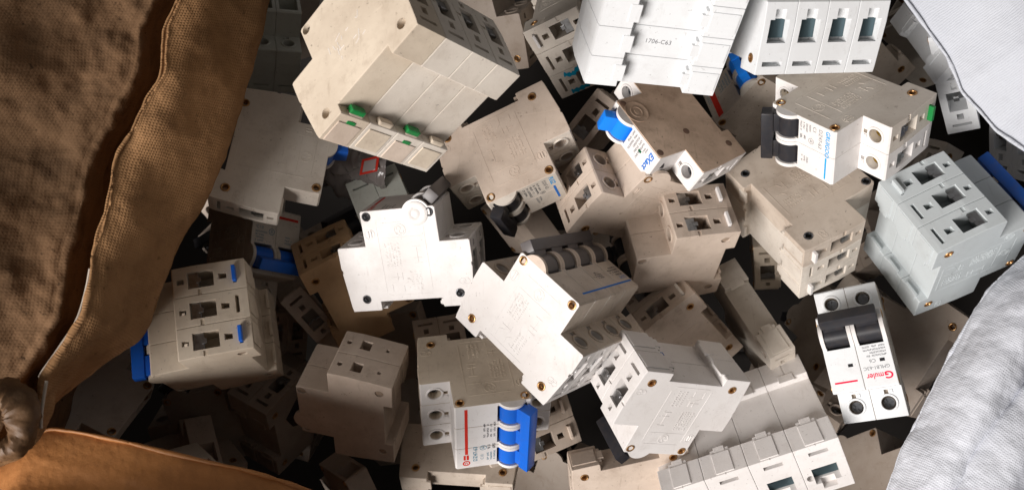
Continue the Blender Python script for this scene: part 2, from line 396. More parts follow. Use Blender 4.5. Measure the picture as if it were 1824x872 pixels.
POSE = {
    'white4': (4, 18, (0.0053, -0.0137, 0.2762), (0.3354, -0.3248, -0.1449, -0.8723), 0.473),
    'white2': (2, 18, (-0.0915, -0.0178, 0.2911), (0.6155, -0.1957, -0.323, -0.6918), 0.483),
    'dusty2': (2, 18, (0.0302, 0.0877, 0.347), (0.2986, 0.5281, -0.5067, 0.6125), 0.496),
    'blue3': (3, 18, (0.0161, -0.0601, 0.2375), (0.5588, 0.4472, -0.3267, 0.6173), 0.495),
    'bright2': (2, 18, (0.1315, -0.0535, 0.2914), (0.3224, 0.7365, -0.5944, 0.0156), 0.48),
    'gr2': (2, 18, (0.2386, 0.0251, 0.3855), (0.6276, 0.0828, -0.6982, 0.3342), 0.463),
    'exact': (1, 18, (0.1355, 0.0329, 0.3491), (0.7823, 0.1994, -0.5614, 0.1819), 0.482),
    'under2': (2, 18, (0.0223, 0.0364, 0.3299), (0.7452, -0.2557, 0.1571, -0.5954), 0.504),
    'end2': (2, 18, (0.1305, 0.0264, 0.2692), (0.5428, 0.5349, -0.4686, -0.4468), 0.512),
    'pink2': (2, 18, (0.1485, -0.0051, 0.2257), (0.5057, 0.6377, -0.566, -0.1313), 0.545),
    'brown3': (3, 18, (0.1429, 0.0371, 0.2929), (0.1239, -0.6099, -0.2152, -0.7526), 0.5),
    'gm2': (2, 18, (0.2379, -0.0145, 0.2882), (0.034, 0.2498, 0.1438, -0.957), 0.492),
    'grey3': (3, 18, (0.2448, -0.0436, 0.3062), (0.4816, 0.326, 0.5359, 0.612), 0.472),
    'left3': (3, 18, (-0.1576, -0.0136, 0.2733), (0.5182, 0.5852, -0.3937, -0.4838), 0.484),
    'dim2': (2, 18, (-0.0705, -0.079, 0.2142), (0.5396, 0.3442, -0.6141, -0.4618), 0.515),
    'left1': (1, 18, (-0.172, 0.0804, 0.3642), (0.021, -0.8069, 0.061, -0.5871), 0.485),
    'green4': (4, 18, (-0.0477, -0.0018, 0.3975), (0.4093, -0.1496, -0.6988, -0.5672), 0.402),
    'top4': (4, 18, (0.0373, 0.0492, 0.4133), (0.4744, -0.5902, -0.5296, -0.3821), 0.446),
    'tr4': (4, 18, (0.1904, 0.124, 0.3655), (0.0824, -0.0345, -0.2974, -0.9505), 0.468),
    'big4': (4, 27, (0.0896, -0.0689, 0.2202), (0.2318, 0.9474, 0.0599, 0.2126), 0.521),
    'dz2': (2, 18, (-0.2165, -0.0094, 0.2535), (0.8991, 0.1464, 0.4097, 0.0493), 0.555),
    'slot2': (2, 18, (-0.1067, 0.0696, 0.2308), (0.6268, 0.7504, 0.1052, 0.1815), 0.566),
    'cyan3': (3, 18, (0.043, 0.1826, 0.2971), (0.1425, 0.4736, 0.1411, 0.8576), 0.555),
    'slot1': (1, 18, (0.0774, 0.1403, 0.3019), (0.3547, 0.8682, -0.2637, -0.2252), 0.556),
    'brownend2': (2, 18, (0.02, -0.0314, 0.1897), (0.4452, 0.6772, -0.22, -0.5429), 0.554),
    'botplate': (1, 18, (0.1109, -0.0907, 0.2433), (0.1419, 0.7324, -0.6201, 0.2426), 0.527),
    'leftplate': (1, 18, (-0.2902, -0.0297, 0.2509), (0.2097, 0.8249, -0.0218, 0.5244), 0.513),
    'back1': (1, 18, (0.1362, 0.0147, 0.2655), (0.0235, 0.9729, 0.1921, 0.1263), 0.558),
    'bluered1': (2, 18, (0.1775, 0.124, 0.2611), (0.6871, 0.2717, -0.392, -0.548), 0.564),
    'under900': (1, 18, (0.0507, 0.0326, 0.2444), (0.1097, 0.3792, -0.8588, -0.3266), 0.594),
    'topdark': (2, 18, (-0.0431, 0.197, 0.2684), (0.5582, -0.0456, -0.2929, -0.7749), 0.598),
    'slotsdim': (2, 18, (-0.1973, 0.1486, 0.2895), (0.9767, -0.1036, 0.1477, 0.1162), 0.611),
    'dark480': (2, 18, (-0.1916, 0.2549, 0.241), (0.7778, 0.4938, -0.2119, -0.3259), 0.644),
    'tan535': (2, 18, (-0.1504, 0.0222, 0.2851), (0.53, -0.6321, 0.2457, -0.5091), 0.557),
    'box500': (1, 18, (-0.1917, 0.041, 0.2062), (0.2961, 0.8864, 0.3005, 0.1906), 0.599),
    'box740': (2, 18, (-0.073, -0.0255, 0.1523), (0.773, 0.6261, 0.0841, 0.0589), 0.586),
    'behind690': (1, 18, (-0.1152, -0.023, 0.1402), (0.6551, -0.148, -0.332, -0.6623), 0.619),
    'low320': (2, 18, (-0.2677, -0.0668, 0.1139), (0.711, -0.1915, -0.288, -0.6123), 0.619),
    'low500': (2, 18, (-0.2009, -0.0559, 0.2136), (0.5565, -0.7911, 0.1744, -0.1845), 0.605),
    'low620': (1, 18, (-0.0869, -0.1562, 0.1473), (0.8522, -0.3659, -0.0295, 0.3728), 0.598),
    'flapwhite': (1, 18, (-0.1801, -0.1845, 0.2362), (0.8559, -0.3641, 0.1729, 0.324), 0.508),
    'botbrown': (1, 18, (-0.0764, -0.1228, 0.2059), (0.4194, -0.5671, -0.5382, -0.4613), 0.549),
    'sm1360': (1, 18, (0.1779, 0.1006, 0.2505), (0.137, 0.9813, -0.0541, 0.1238), 0.6),
    'br1410': (2, 18, (0.2482, -0.051, 0.1758), (0.213, -0.1879, -0.8583, -0.4273), 0.607),
    'tr1640': (1, 18, (0.2566, 0.0726, 0.4051), (0.5656, -0.0866, 0.8132, -0.1062), 0.505),
    'tr1720': (1, 18, (0.2699, 0.0564, 0.3554), (0.9415, -0.1552, -0.2704, -0.1278), 0.503),
    'tr1790': (2, 18, (0.3115, 0.0552, 0.3194), (0.7614, -0.2214, -0.2553, -0.5532), 0.509),
    'br1600': (1, 18, (0.2825, 0.1576, 0.3172), (0.3953, 0.6852, -0.5985, -0.1267), 0.562),
    'pale1680': (1, 18, (0.294, -0.0337, 0.2879), (0.407, -0.8414, 0.1015, 0.3409), 0.548),
    'black1540': (2, 18, (0.2578, -0.1414, 0.1147), (0.1438, -0.2387, -0.7166, -0.6394), 0.591),
    'low250': (2, 18, (-0.2498, -0.156, 0.1783), (0.5844, -0.4834, -0.6508, -0.0344), 0.584),
    'low400': (1, 18, (-0.2196, -0.1507, 0.1646), (0.9485, -0.1723, 0.1739, 0.2009), 0.573),
    'low560': (2, 18, (-0.1851, -0.0274, 0.1844), (0.824, -0.4131, 0.1971, 0.334), 0.641),
    'tr1745': (1, 18, (0.3653, 0.1003, 0.2513), (0.4442, 0.6796, -0.5791, 0.0737), 0.59),
    'tr1590': (2, 18, (0.3328, 0.1914, 0.2838), (0.3406, 0.3283, -0.4249, -0.7718), 0.58),
    'deep1090': (2, 18, (0.002, 0.0609, 0.1799), (0.5286, -0.6741, -0.0814, -0.5095), 0.659),
    'deep400': (2, 18, (-0.2146, 0.1363, 0.2146), (0.1901, 0.2421, 0.4703, -0.8271), 0.657),
    'deep560': (3, 18, (-0.1591, 0.1138, 0.1315), (0.414, -0.2202, -0.0371, -0.8825), 0.672),
    'deep760': (2, 18, (-0.1463, -0.0552, 0.1544), (0.5823, -0.763, -0.1412, -0.2426), 0.649),
    'deep1020': (2, 18, (0.0064, -0.0844, 0.0683), (0.4702, -0.2754, -0.2192, -0.8093), 0.637),
    'deep1640': (2, 18, (0.251, 0.0318, 0.2156), (0.5898, -0.5508, -0.4154, -0.4198), 0.616),
    'deep820': (2, 18, (-0.075, 0.2614, 0.2201), (0.5748, -0.0622, -0.0362, -0.8152), 0.677),
    'deep1440': (2, 18, (0.2217, 0.0053, 0.1009), (0.3609, -0.0227, -0.1329, -0.9228), 0.641),
    'deep440': (2, 18, (-0.2325, -0.0246, 0.0825), (0.5918, -0.1964, -0.1355, -0.77), 0.658),
    'deep1700': (2, 18, (0.2849, 0.075, 0.2338), (0.4148, -0.6913, -0.3981, -0.4376), 0.621),
}
RAIL = {
    'rim': [[(-0.1938, 0.2539, 0.3276), (-0.1972, 0.2426, 0.3223), (-0.2006, 0.2313, 0.3171), (-0.2039, 0.22, 0.3118), (-0.2066, 0.2086, 0.3066), (-0.2092, 0.1972, 0.3013), (-0.212, 0.1859, 0.2961), (-0.2149, 0.1747, 0.2909), (-0.2179, 0.1635, 0.2858), (-0.2208, 0.1524, 0.2806), (-0.224, 0.1414, 0.2755), (-0.2271, 0.1304, 0.2705), (-0.2303, 0.1194, 0.2654), (-0.2341, 0.1087, 0.2605), (-0.2387, 0.0983, 0.2558), (-0.2432, 0.0879, 0.251), (-0.2484, 0.078, 0.2464), (-0.2544, 0.0684, 0.242), (-0.2604, 0.0588, 0.2377), (-0.2658, 0.049, 0.2332), (-0.2697, 0.0386, 0.2285), (-0.2736, 0.0283, 0.2237), (-0.2773, 0.0179, 0.219), (-0.2808, 0.0074, 0.2142), (-0.2842, -0.0029, 0.2095), (-0.2898, -0.0124, 0.2052), (-0.2989, -0.0189, 0.2023), (-0.3088, -0.0248, 0.1996), (-0.3181, -0.0311, 0.1967), (-0.3271, -0.0379, 0.1936), (-0.3362, -0.0446, 0.1906), (-0.3452, -0.0513, 0.1876), (-0.3525, -0.0592, 0.184), (-0.3572, -0.0688, 0.1797), (-0.3648, -0.0766, 0.1762), (-0.3727, -0.0841, 0.1728), (-0.3817, -0.0905, 0.1699), (-0.3912, -0.0964, 0.1672), (-0.4007, -0.1023, 0.1646), (-0.4101, -0.1081, 0.1619)], [(-0.1342, 0.124, 0.4373), (-0.1366, 0.1153, 0.4336), (-0.1391, 0.1067, 0.4299), (-0.1415, 0.0981, 0.4262), (-0.1434, 0.0895, 0.4225), (-0.1453, 0.0808, 0.4189), (-0.1472, 0.0723, 0.4152), (-0.1493, 0.0638, 0.4116), (-0.1514, 0.0553, 0.408), (-0.1535, 0.0469, 0.4045), (-0.1557, 0.0386, 0.4009), (-0.158, 0.0303, 0.3974), (-0.1602, 0.022, 0.394), (-0.163, 0.014, 0.3906), (-0.1662, 0.0062, 0.3873), (-0.1694, -0.0016, 0.3841), (-0.1732, -0.0091, 0.3809), (-0.1775, -0.0163, 0.3779), (-0.1818, -0.0235, 0.3749), (-0.1857, -0.0308, 0.3719), (-0.1884, -0.0385, 0.3687), (-0.1912, -0.0463, 0.3655), (-0.1938, -0.054, 0.3623), (-0.1962, -0.0617, 0.3591), (-0.1985, -0.0695, 0.3559), (-0.2026, -0.0765, 0.353), (-0.2091, -0.0813, 0.351), (-0.2162, -0.0856, 0.3492), (-0.223, -0.0904, 0.3473), (-0.2295, -0.0954, 0.3452), (-0.236, -0.1004, 0.3432), (-0.2425, -0.1053, 0.3412), (-0.2476, -0.1111, 0.3388), (-0.2509, -0.1182, 0.3359), (-0.2563, -0.1239, 0.3336), (-0.2619, -0.1295, 0.3313), (-0.2684, -0.1341, 0.3294), (-0.2752, -0.1385, 0.3277), (-0.2819, -0.1428, 0.3259), (-0.2887, -0.1471, 0.3242)], [(-0.1262, 0.1061, 0.4524), (-0.1286, 0.0978, 0.4489), (-0.1309, 0.0896, 0.4454), (-0.1331, 0.0814, 0.442), (-0.1349, 0.0731, 0.4385), (-0.1367, 0.0648, 0.435), (-0.1386, 0.0566, 0.4316), (-0.1405, 0.0485, 0.4282), (-0.1425, 0.0404, 0.4248), (-0.1445, 0.0324, 0.4215), (-0.1466, 0.0244, 0.4182), (-0.1487, 0.0165, 0.4149), (-0.1508, 0.0086, 0.4116), (-0.1534, 0.001, 0.4085), (-0.1565, -0.0065, 0.4054), (-0.1596, -0.0139, 0.4023), (-0.1631, -0.0211, 0.3994), (-0.1672, -0.0279, 0.3966), (-0.1712, -0.0348, 0.3938), (-0.1749, -0.0417, 0.391), (-0.1775, -0.0491, 0.3879), (-0.1801, -0.0565, 0.3849), (-0.1826, -0.0639, 0.382), (-0.1848, -0.0713, 0.379), (-0.187, -0.0786, 0.376), (-0.1908, -0.0853, 0.3733), (-0.1971, -0.0899, 0.3714), (-0.2038, -0.094, 0.3698), (-0.2102, -0.0985, 0.368), (-0.2163, -0.1033, 0.3661), (-0.2225, -0.108, 0.3642), (-0.2286, -0.1127, 0.3623), (-0.2335, -0.1182, 0.3601), (-0.2366, -0.125, 0.3574), (-0.2416, -0.1304, 0.3552), (-0.247, -0.1357, 0.3531), (-0.2531, -0.1401, 0.3514), (-0.2595, -0.1443, 0.3498), (-0.2659, -0.1484, 0.3481), (-0.2722, -0.1524, 0.3465)], [(-0.1347, 0.0915, 0.4647), (-0.1368, 0.0837, 0.4615), (-0.139, 0.0759, 0.4582), (-0.1411, 0.0682, 0.455), (-0.1431, 0.0605, 0.4518), (-0.1452, 0.0528, 0.4487), (-0.1465, 0.045, 0.4455), (-0.1478, 0.0373, 0.4423), (-0.1492, 0.0296, 0.4391), (-0.1514, 0.0222, 0.4361), (-0.154, 0.015, 0.4332), (-0.1562, 0.0076, 0.4301), (-0.1584, 0.0003, 0.4272), (-0.1613, -0.0067, 0.4243), (-0.1645, -0.0136, 0.4215), (-0.1671, -0.0207, 0.4187), (-0.1696, -0.0276, 0.4158), (-0.1725, -0.0344, 0.4131), (-0.1755, -0.0411, 0.4104), (-0.1785, -0.0478, 0.4077), (-0.1808, -0.0549, 0.4049), (-0.183, -0.0618, 0.4021), (-0.1846, -0.0689, 0.3993), (-0.1862, -0.076, 0.3965), (-0.188, -0.083, 0.3937), (-0.1908, -0.0895, 0.3911), (-0.196, -0.0944, 0.3892), (-0.2015, -0.0989, 0.3874), (-0.2068, -0.1037, 0.3855), (-0.212, -0.1086, 0.3836), (-0.2172, -0.1135, 0.3817), (-0.2215, -0.1186, 0.3797), (-0.225, -0.1243, 0.3774), (-0.2277, -0.1306, 0.3749), (-0.2321, -0.1359, 0.3729), (-0.237, -0.1409, 0.3709), (-0.2424, -0.1453, 0.3692), (-0.2486, -0.1489, 0.3678), (-0.2548, -0.1525, 0.3664), (-0.2609, -0.1561, 0.3651)], [(-0.146, 0.076, 0.4777), (-0.1479, 0.0688, 0.4748), (-0.1499, 0.0615, 0.4718), (-0.1517, 0.0543, 0.4689), (-0.1541, 0.0473, 0.466), (-0.1565, 0.0403, 0.4632), (-0.1572, 0.033, 0.4602), (-0.1578, 0.0256, 0.4572), (-0.1584, 0.0184, 0.4543), (-0.1609, 0.0118, 0.4516), (-0.1641, 0.0054, 0.4491), (-0.1665, -0.0014, 0.4464), (-0.1688, -0.0081, 0.4437), (-0.1721, -0.0144, 0.4412), (-0.1754, -0.0206, 0.4387), (-0.1775, -0.0272, 0.4361), (-0.1787, -0.034, 0.4334), (-0.1803, -0.0407, 0.4307), (-0.182, -0.0473, 0.4281), (-0.1842, -0.0538, 0.4255), (-0.1861, -0.0604, 0.423), (-0.1879, -0.0669, 0.4204), (-0.1885, -0.0737, 0.4177), (-0.1892, -0.0804, 0.4151), (-0.1905, -0.087, 0.4125), (-0.1922, -0.0934, 0.4101), (-0.1962, -0.0986, 0.408), (-0.2003, -0.1037, 0.4061), (-0.2043, -0.1088, 0.4041), (-0.2083, -0.114, 0.4021), (-0.2123, -0.1191, 0.4002), (-0.2145, -0.1247, 0.398), (-0.2163, -0.1306, 0.3957), (-0.2185, -0.1367, 0.3934), (-0.2222, -0.1418, 0.3915), (-0.2266, -0.1465, 0.3897), (-0.2313, -0.1509, 0.388), (-0.2373, -0.1539, 0.3869), (-0.2432, -0.1569, 0.3858), (-0.2491, -0.1598, 0.3847)], [(-0.1551, 0.0708, 0.4822), (-0.1569, 0.0637, 0.4793), (-0.1587, 0.0567, 0.4765), (-0.1605, 0.0498, 0.4737), (-0.1632, 0.0431, 0.471), (-0.1659, 0.0365, 0.4683), (-0.1662, 0.0294, 0.4655), (-0.1662, 0.0223, 0.4626), (-0.1663, 0.0152, 0.4597), (-0.1691, 0.009, 0.4573), (-0.1728, 0.0031, 0.4549), (-0.1753, -0.0033, 0.4524), (-0.1778, -0.0097, 0.4498), (-0.1814, -0.0155, 0.4475), (-0.1849, -0.0213, 0.4452), (-0.1866, -0.0277, 0.4427), (-0.1871, -0.0346, 0.44), (-0.1876, -0.0413, 0.4373), (-0.1885, -0.048, 0.4347), (-0.1902, -0.0544, 0.4322), (-0.192, -0.0608, 0.4297), (-0.1935, -0.0672, 0.4272), (-0.1934, -0.0738, 0.4246), (-0.1935, -0.0804, 0.4221), (-0.1945, -0.0869, 0.4196), (-0.1955, -0.0933, 0.4171), (-0.1987, -0.0988, 0.415), (-0.2018, -0.1044, 0.4128), (-0.205, -0.1098, 0.4107), (-0.2083, -0.1152, 0.4087), (-0.2116, -0.1206, 0.4066), (-0.2122, -0.1268, 0.4043), (-0.2129, -0.1329, 0.4019), (-0.2149, -0.1388, 0.3997), (-0.2181, -0.1439, 0.3978), (-0.2223, -0.1485, 0.3961), (-0.2266, -0.1529, 0.3944), (-0.2325, -0.1555, 0.3934), (-0.2384, -0.1582, 0.3925), (-0.2442, -0.1608, 0.3915)], [(-0.1562, 0.0695, 0.4832), (-0.158, 0.0625, 0.4804), (-0.1598, 0.0556, 0.4776), (-0.1616, 0.0486, 0.4747), (-0.1642, 0.042, 0.4721), (-0.1668, 0.0354, 0.4694), (-0.1672, 0.0283, 0.4666), (-0.1672, 0.0212, 0.4637), (-0.1672, 0.0141, 0.4609), (-0.1701, 0.008, 0.4584), (-0.1738, 0.0021, 0.4561), (-0.1762, -0.0043, 0.4535), (-0.1787, -0.0106, 0.451), (-0.1823, -0.0164, 0.4487), (-0.1858, -0.0222, 0.4464), (-0.1875, -0.0286, 0.4439), (-0.1879, -0.0354, 0.4412), (-0.1885, -0.0421, 0.4386), (-0.1893, -0.0488, 0.436), (-0.191, -0.0552, 0.4335), (-0.1928, -0.0616, 0.431), (-0.1943, -0.0679, 0.4285), (-0.1941, -0.0746, 0.4259), (-0.1943, -0.0811, 0.4234), (-0.1952, -0.0875, 0.4209), (-0.1962, -0.0939, 0.4185), (-0.1994, -0.0994, 0.4163), (-0.2025, -0.105, 0.4142), (-0.2057, -0.1104, 0.4121), (-0.209, -0.1158, 0.4101), (-0.2122, -0.1211, 0.4081), (-0.2129, -0.1273, 0.4057), (-0.2136, -0.1334, 0.4034), (-0.2155, -0.1392, 0.4012), (-0.2187, -0.1444, 0.3993), (-0.2229, -0.1489, 0.3976), (-0.2271, -0.1533, 0.3959), (-0.233, -0.1559, 0.3949), (-0.2389, -0.1585, 0.394), (-0.2447, -0.1611, 0.393)], [(-0.1558, 0.0728, 0.4805), (-0.1576, 0.0657, 0.4776), (-0.1595, 0.0587, 0.4747), (-0.1613, 0.0517, 0.4719), (-0.1639, 0.045, 0.4692), (-0.1666, 0.0384, 0.4665), (-0.167, 0.0312, 0.4636), (-0.167, 0.024, 0.4607), (-0.1671, 0.0169, 0.4578), (-0.17, 0.0107, 0.4554), (-0.1737, 0.0048, 0.453), (-0.1762, -0.0017, 0.4504), (-0.1787, -0.0081, 0.4479), (-0.1823, -0.014, 0.4455), (-0.1858, -0.0198, 0.4432), (-0.1876, -0.0263, 0.4406), (-0.188, -0.0331, 0.4379), (-0.1886, -0.0399, 0.4352), (-0.1895, -0.0466, 0.4326), (-0.1912, -0.0531, 0.43), (-0.193, -0.0595, 0.4275), (-0.1945, -0.066, 0.425), (-0.1944, -0.0727, 0.4224), (-0.1946, -0.0793, 0.4198), (-0.1955, -0.0858, 0.4173), (-0.1965, -0.0922, 0.4148), (-0.1997, -0.0978, 0.4127), (-0.2029, -0.1034, 0.4105), (-0.2061, -0.1089, 0.4084), (-0.2095, -0.1143, 0.4063), (-0.2128, -0.1197, 0.4043), (-0.2134, -0.1259, 0.4019), (-0.2141, -0.1321, 0.3995), (-0.2161, -0.138, 0.3973), (-0.2194, -0.1432, 0.3953), (-0.2236, -0.1478, 0.3936), (-0.2279, -0.1522, 0.3919), (-0.2338, -0.1549, 0.3909), (-0.2398, -0.1575, 0.3899), (-0.2457, -0.1601, 0.389)], [(-0.1533, 0.0817, 0.4729), (-0.1552, 0.0745, 0.47), (-0.1571, 0.0673, 0.467), (-0.159, 0.0601, 0.464), (-0.1617, 0.0532, 0.4612), (-0.1645, 0.0465, 0.4585), (-0.1649, 0.0391, 0.4555), (-0.165, 0.0318, 0.4525), (-0.1651, 0.0244, 0.4495), (-0.1681, 0.0181, 0.4469), (-0.172, 0.012, 0.4445), (-0.1745, 0.0054, 0.4418), (-0.1772, -0.0012, 0.4391), (-0.1809, -0.0072, 0.4367), (-0.1846, -0.0132, 0.4343), (-0.1864, -0.0198, 0.4316), (-0.1869, -0.0269, 0.4288), (-0.1875, -0.0339, 0.426), (-0.1885, -0.0407, 0.4233), (-0.1902, -0.0474, 0.4206), (-0.1921, -0.054, 0.418), (-0.1937, -0.0606, 0.4154), (-0.1936, -0.0675, 0.4127), (-0.1938, -0.0743, 0.41), (-0.1948, -0.0809, 0.4074), (-0.1959, -0.0875, 0.4048), (-0.1993, -0.0933, 0.4026), (-0.2026, -0.099, 0.4003), (-0.2059, -0.1047, 0.3981), (-0.2094, -0.1103, 0.396), (-0.2128, -0.1158, 0.3938), (-0.2135, -0.1222, 0.3913), (-0.2143, -0.1286, 0.3889), (-0.2164, -0.1346, 0.3865), (-0.2197, -0.1399, 0.3845), (-0.2241, -0.1447, 0.3827), (-0.2286, -0.1493, 0.3809), (-0.2347, -0.152, 0.3799), (-0.2408, -0.1547, 0.3789), (-0.2469, -0.1574, 0.3778)]],
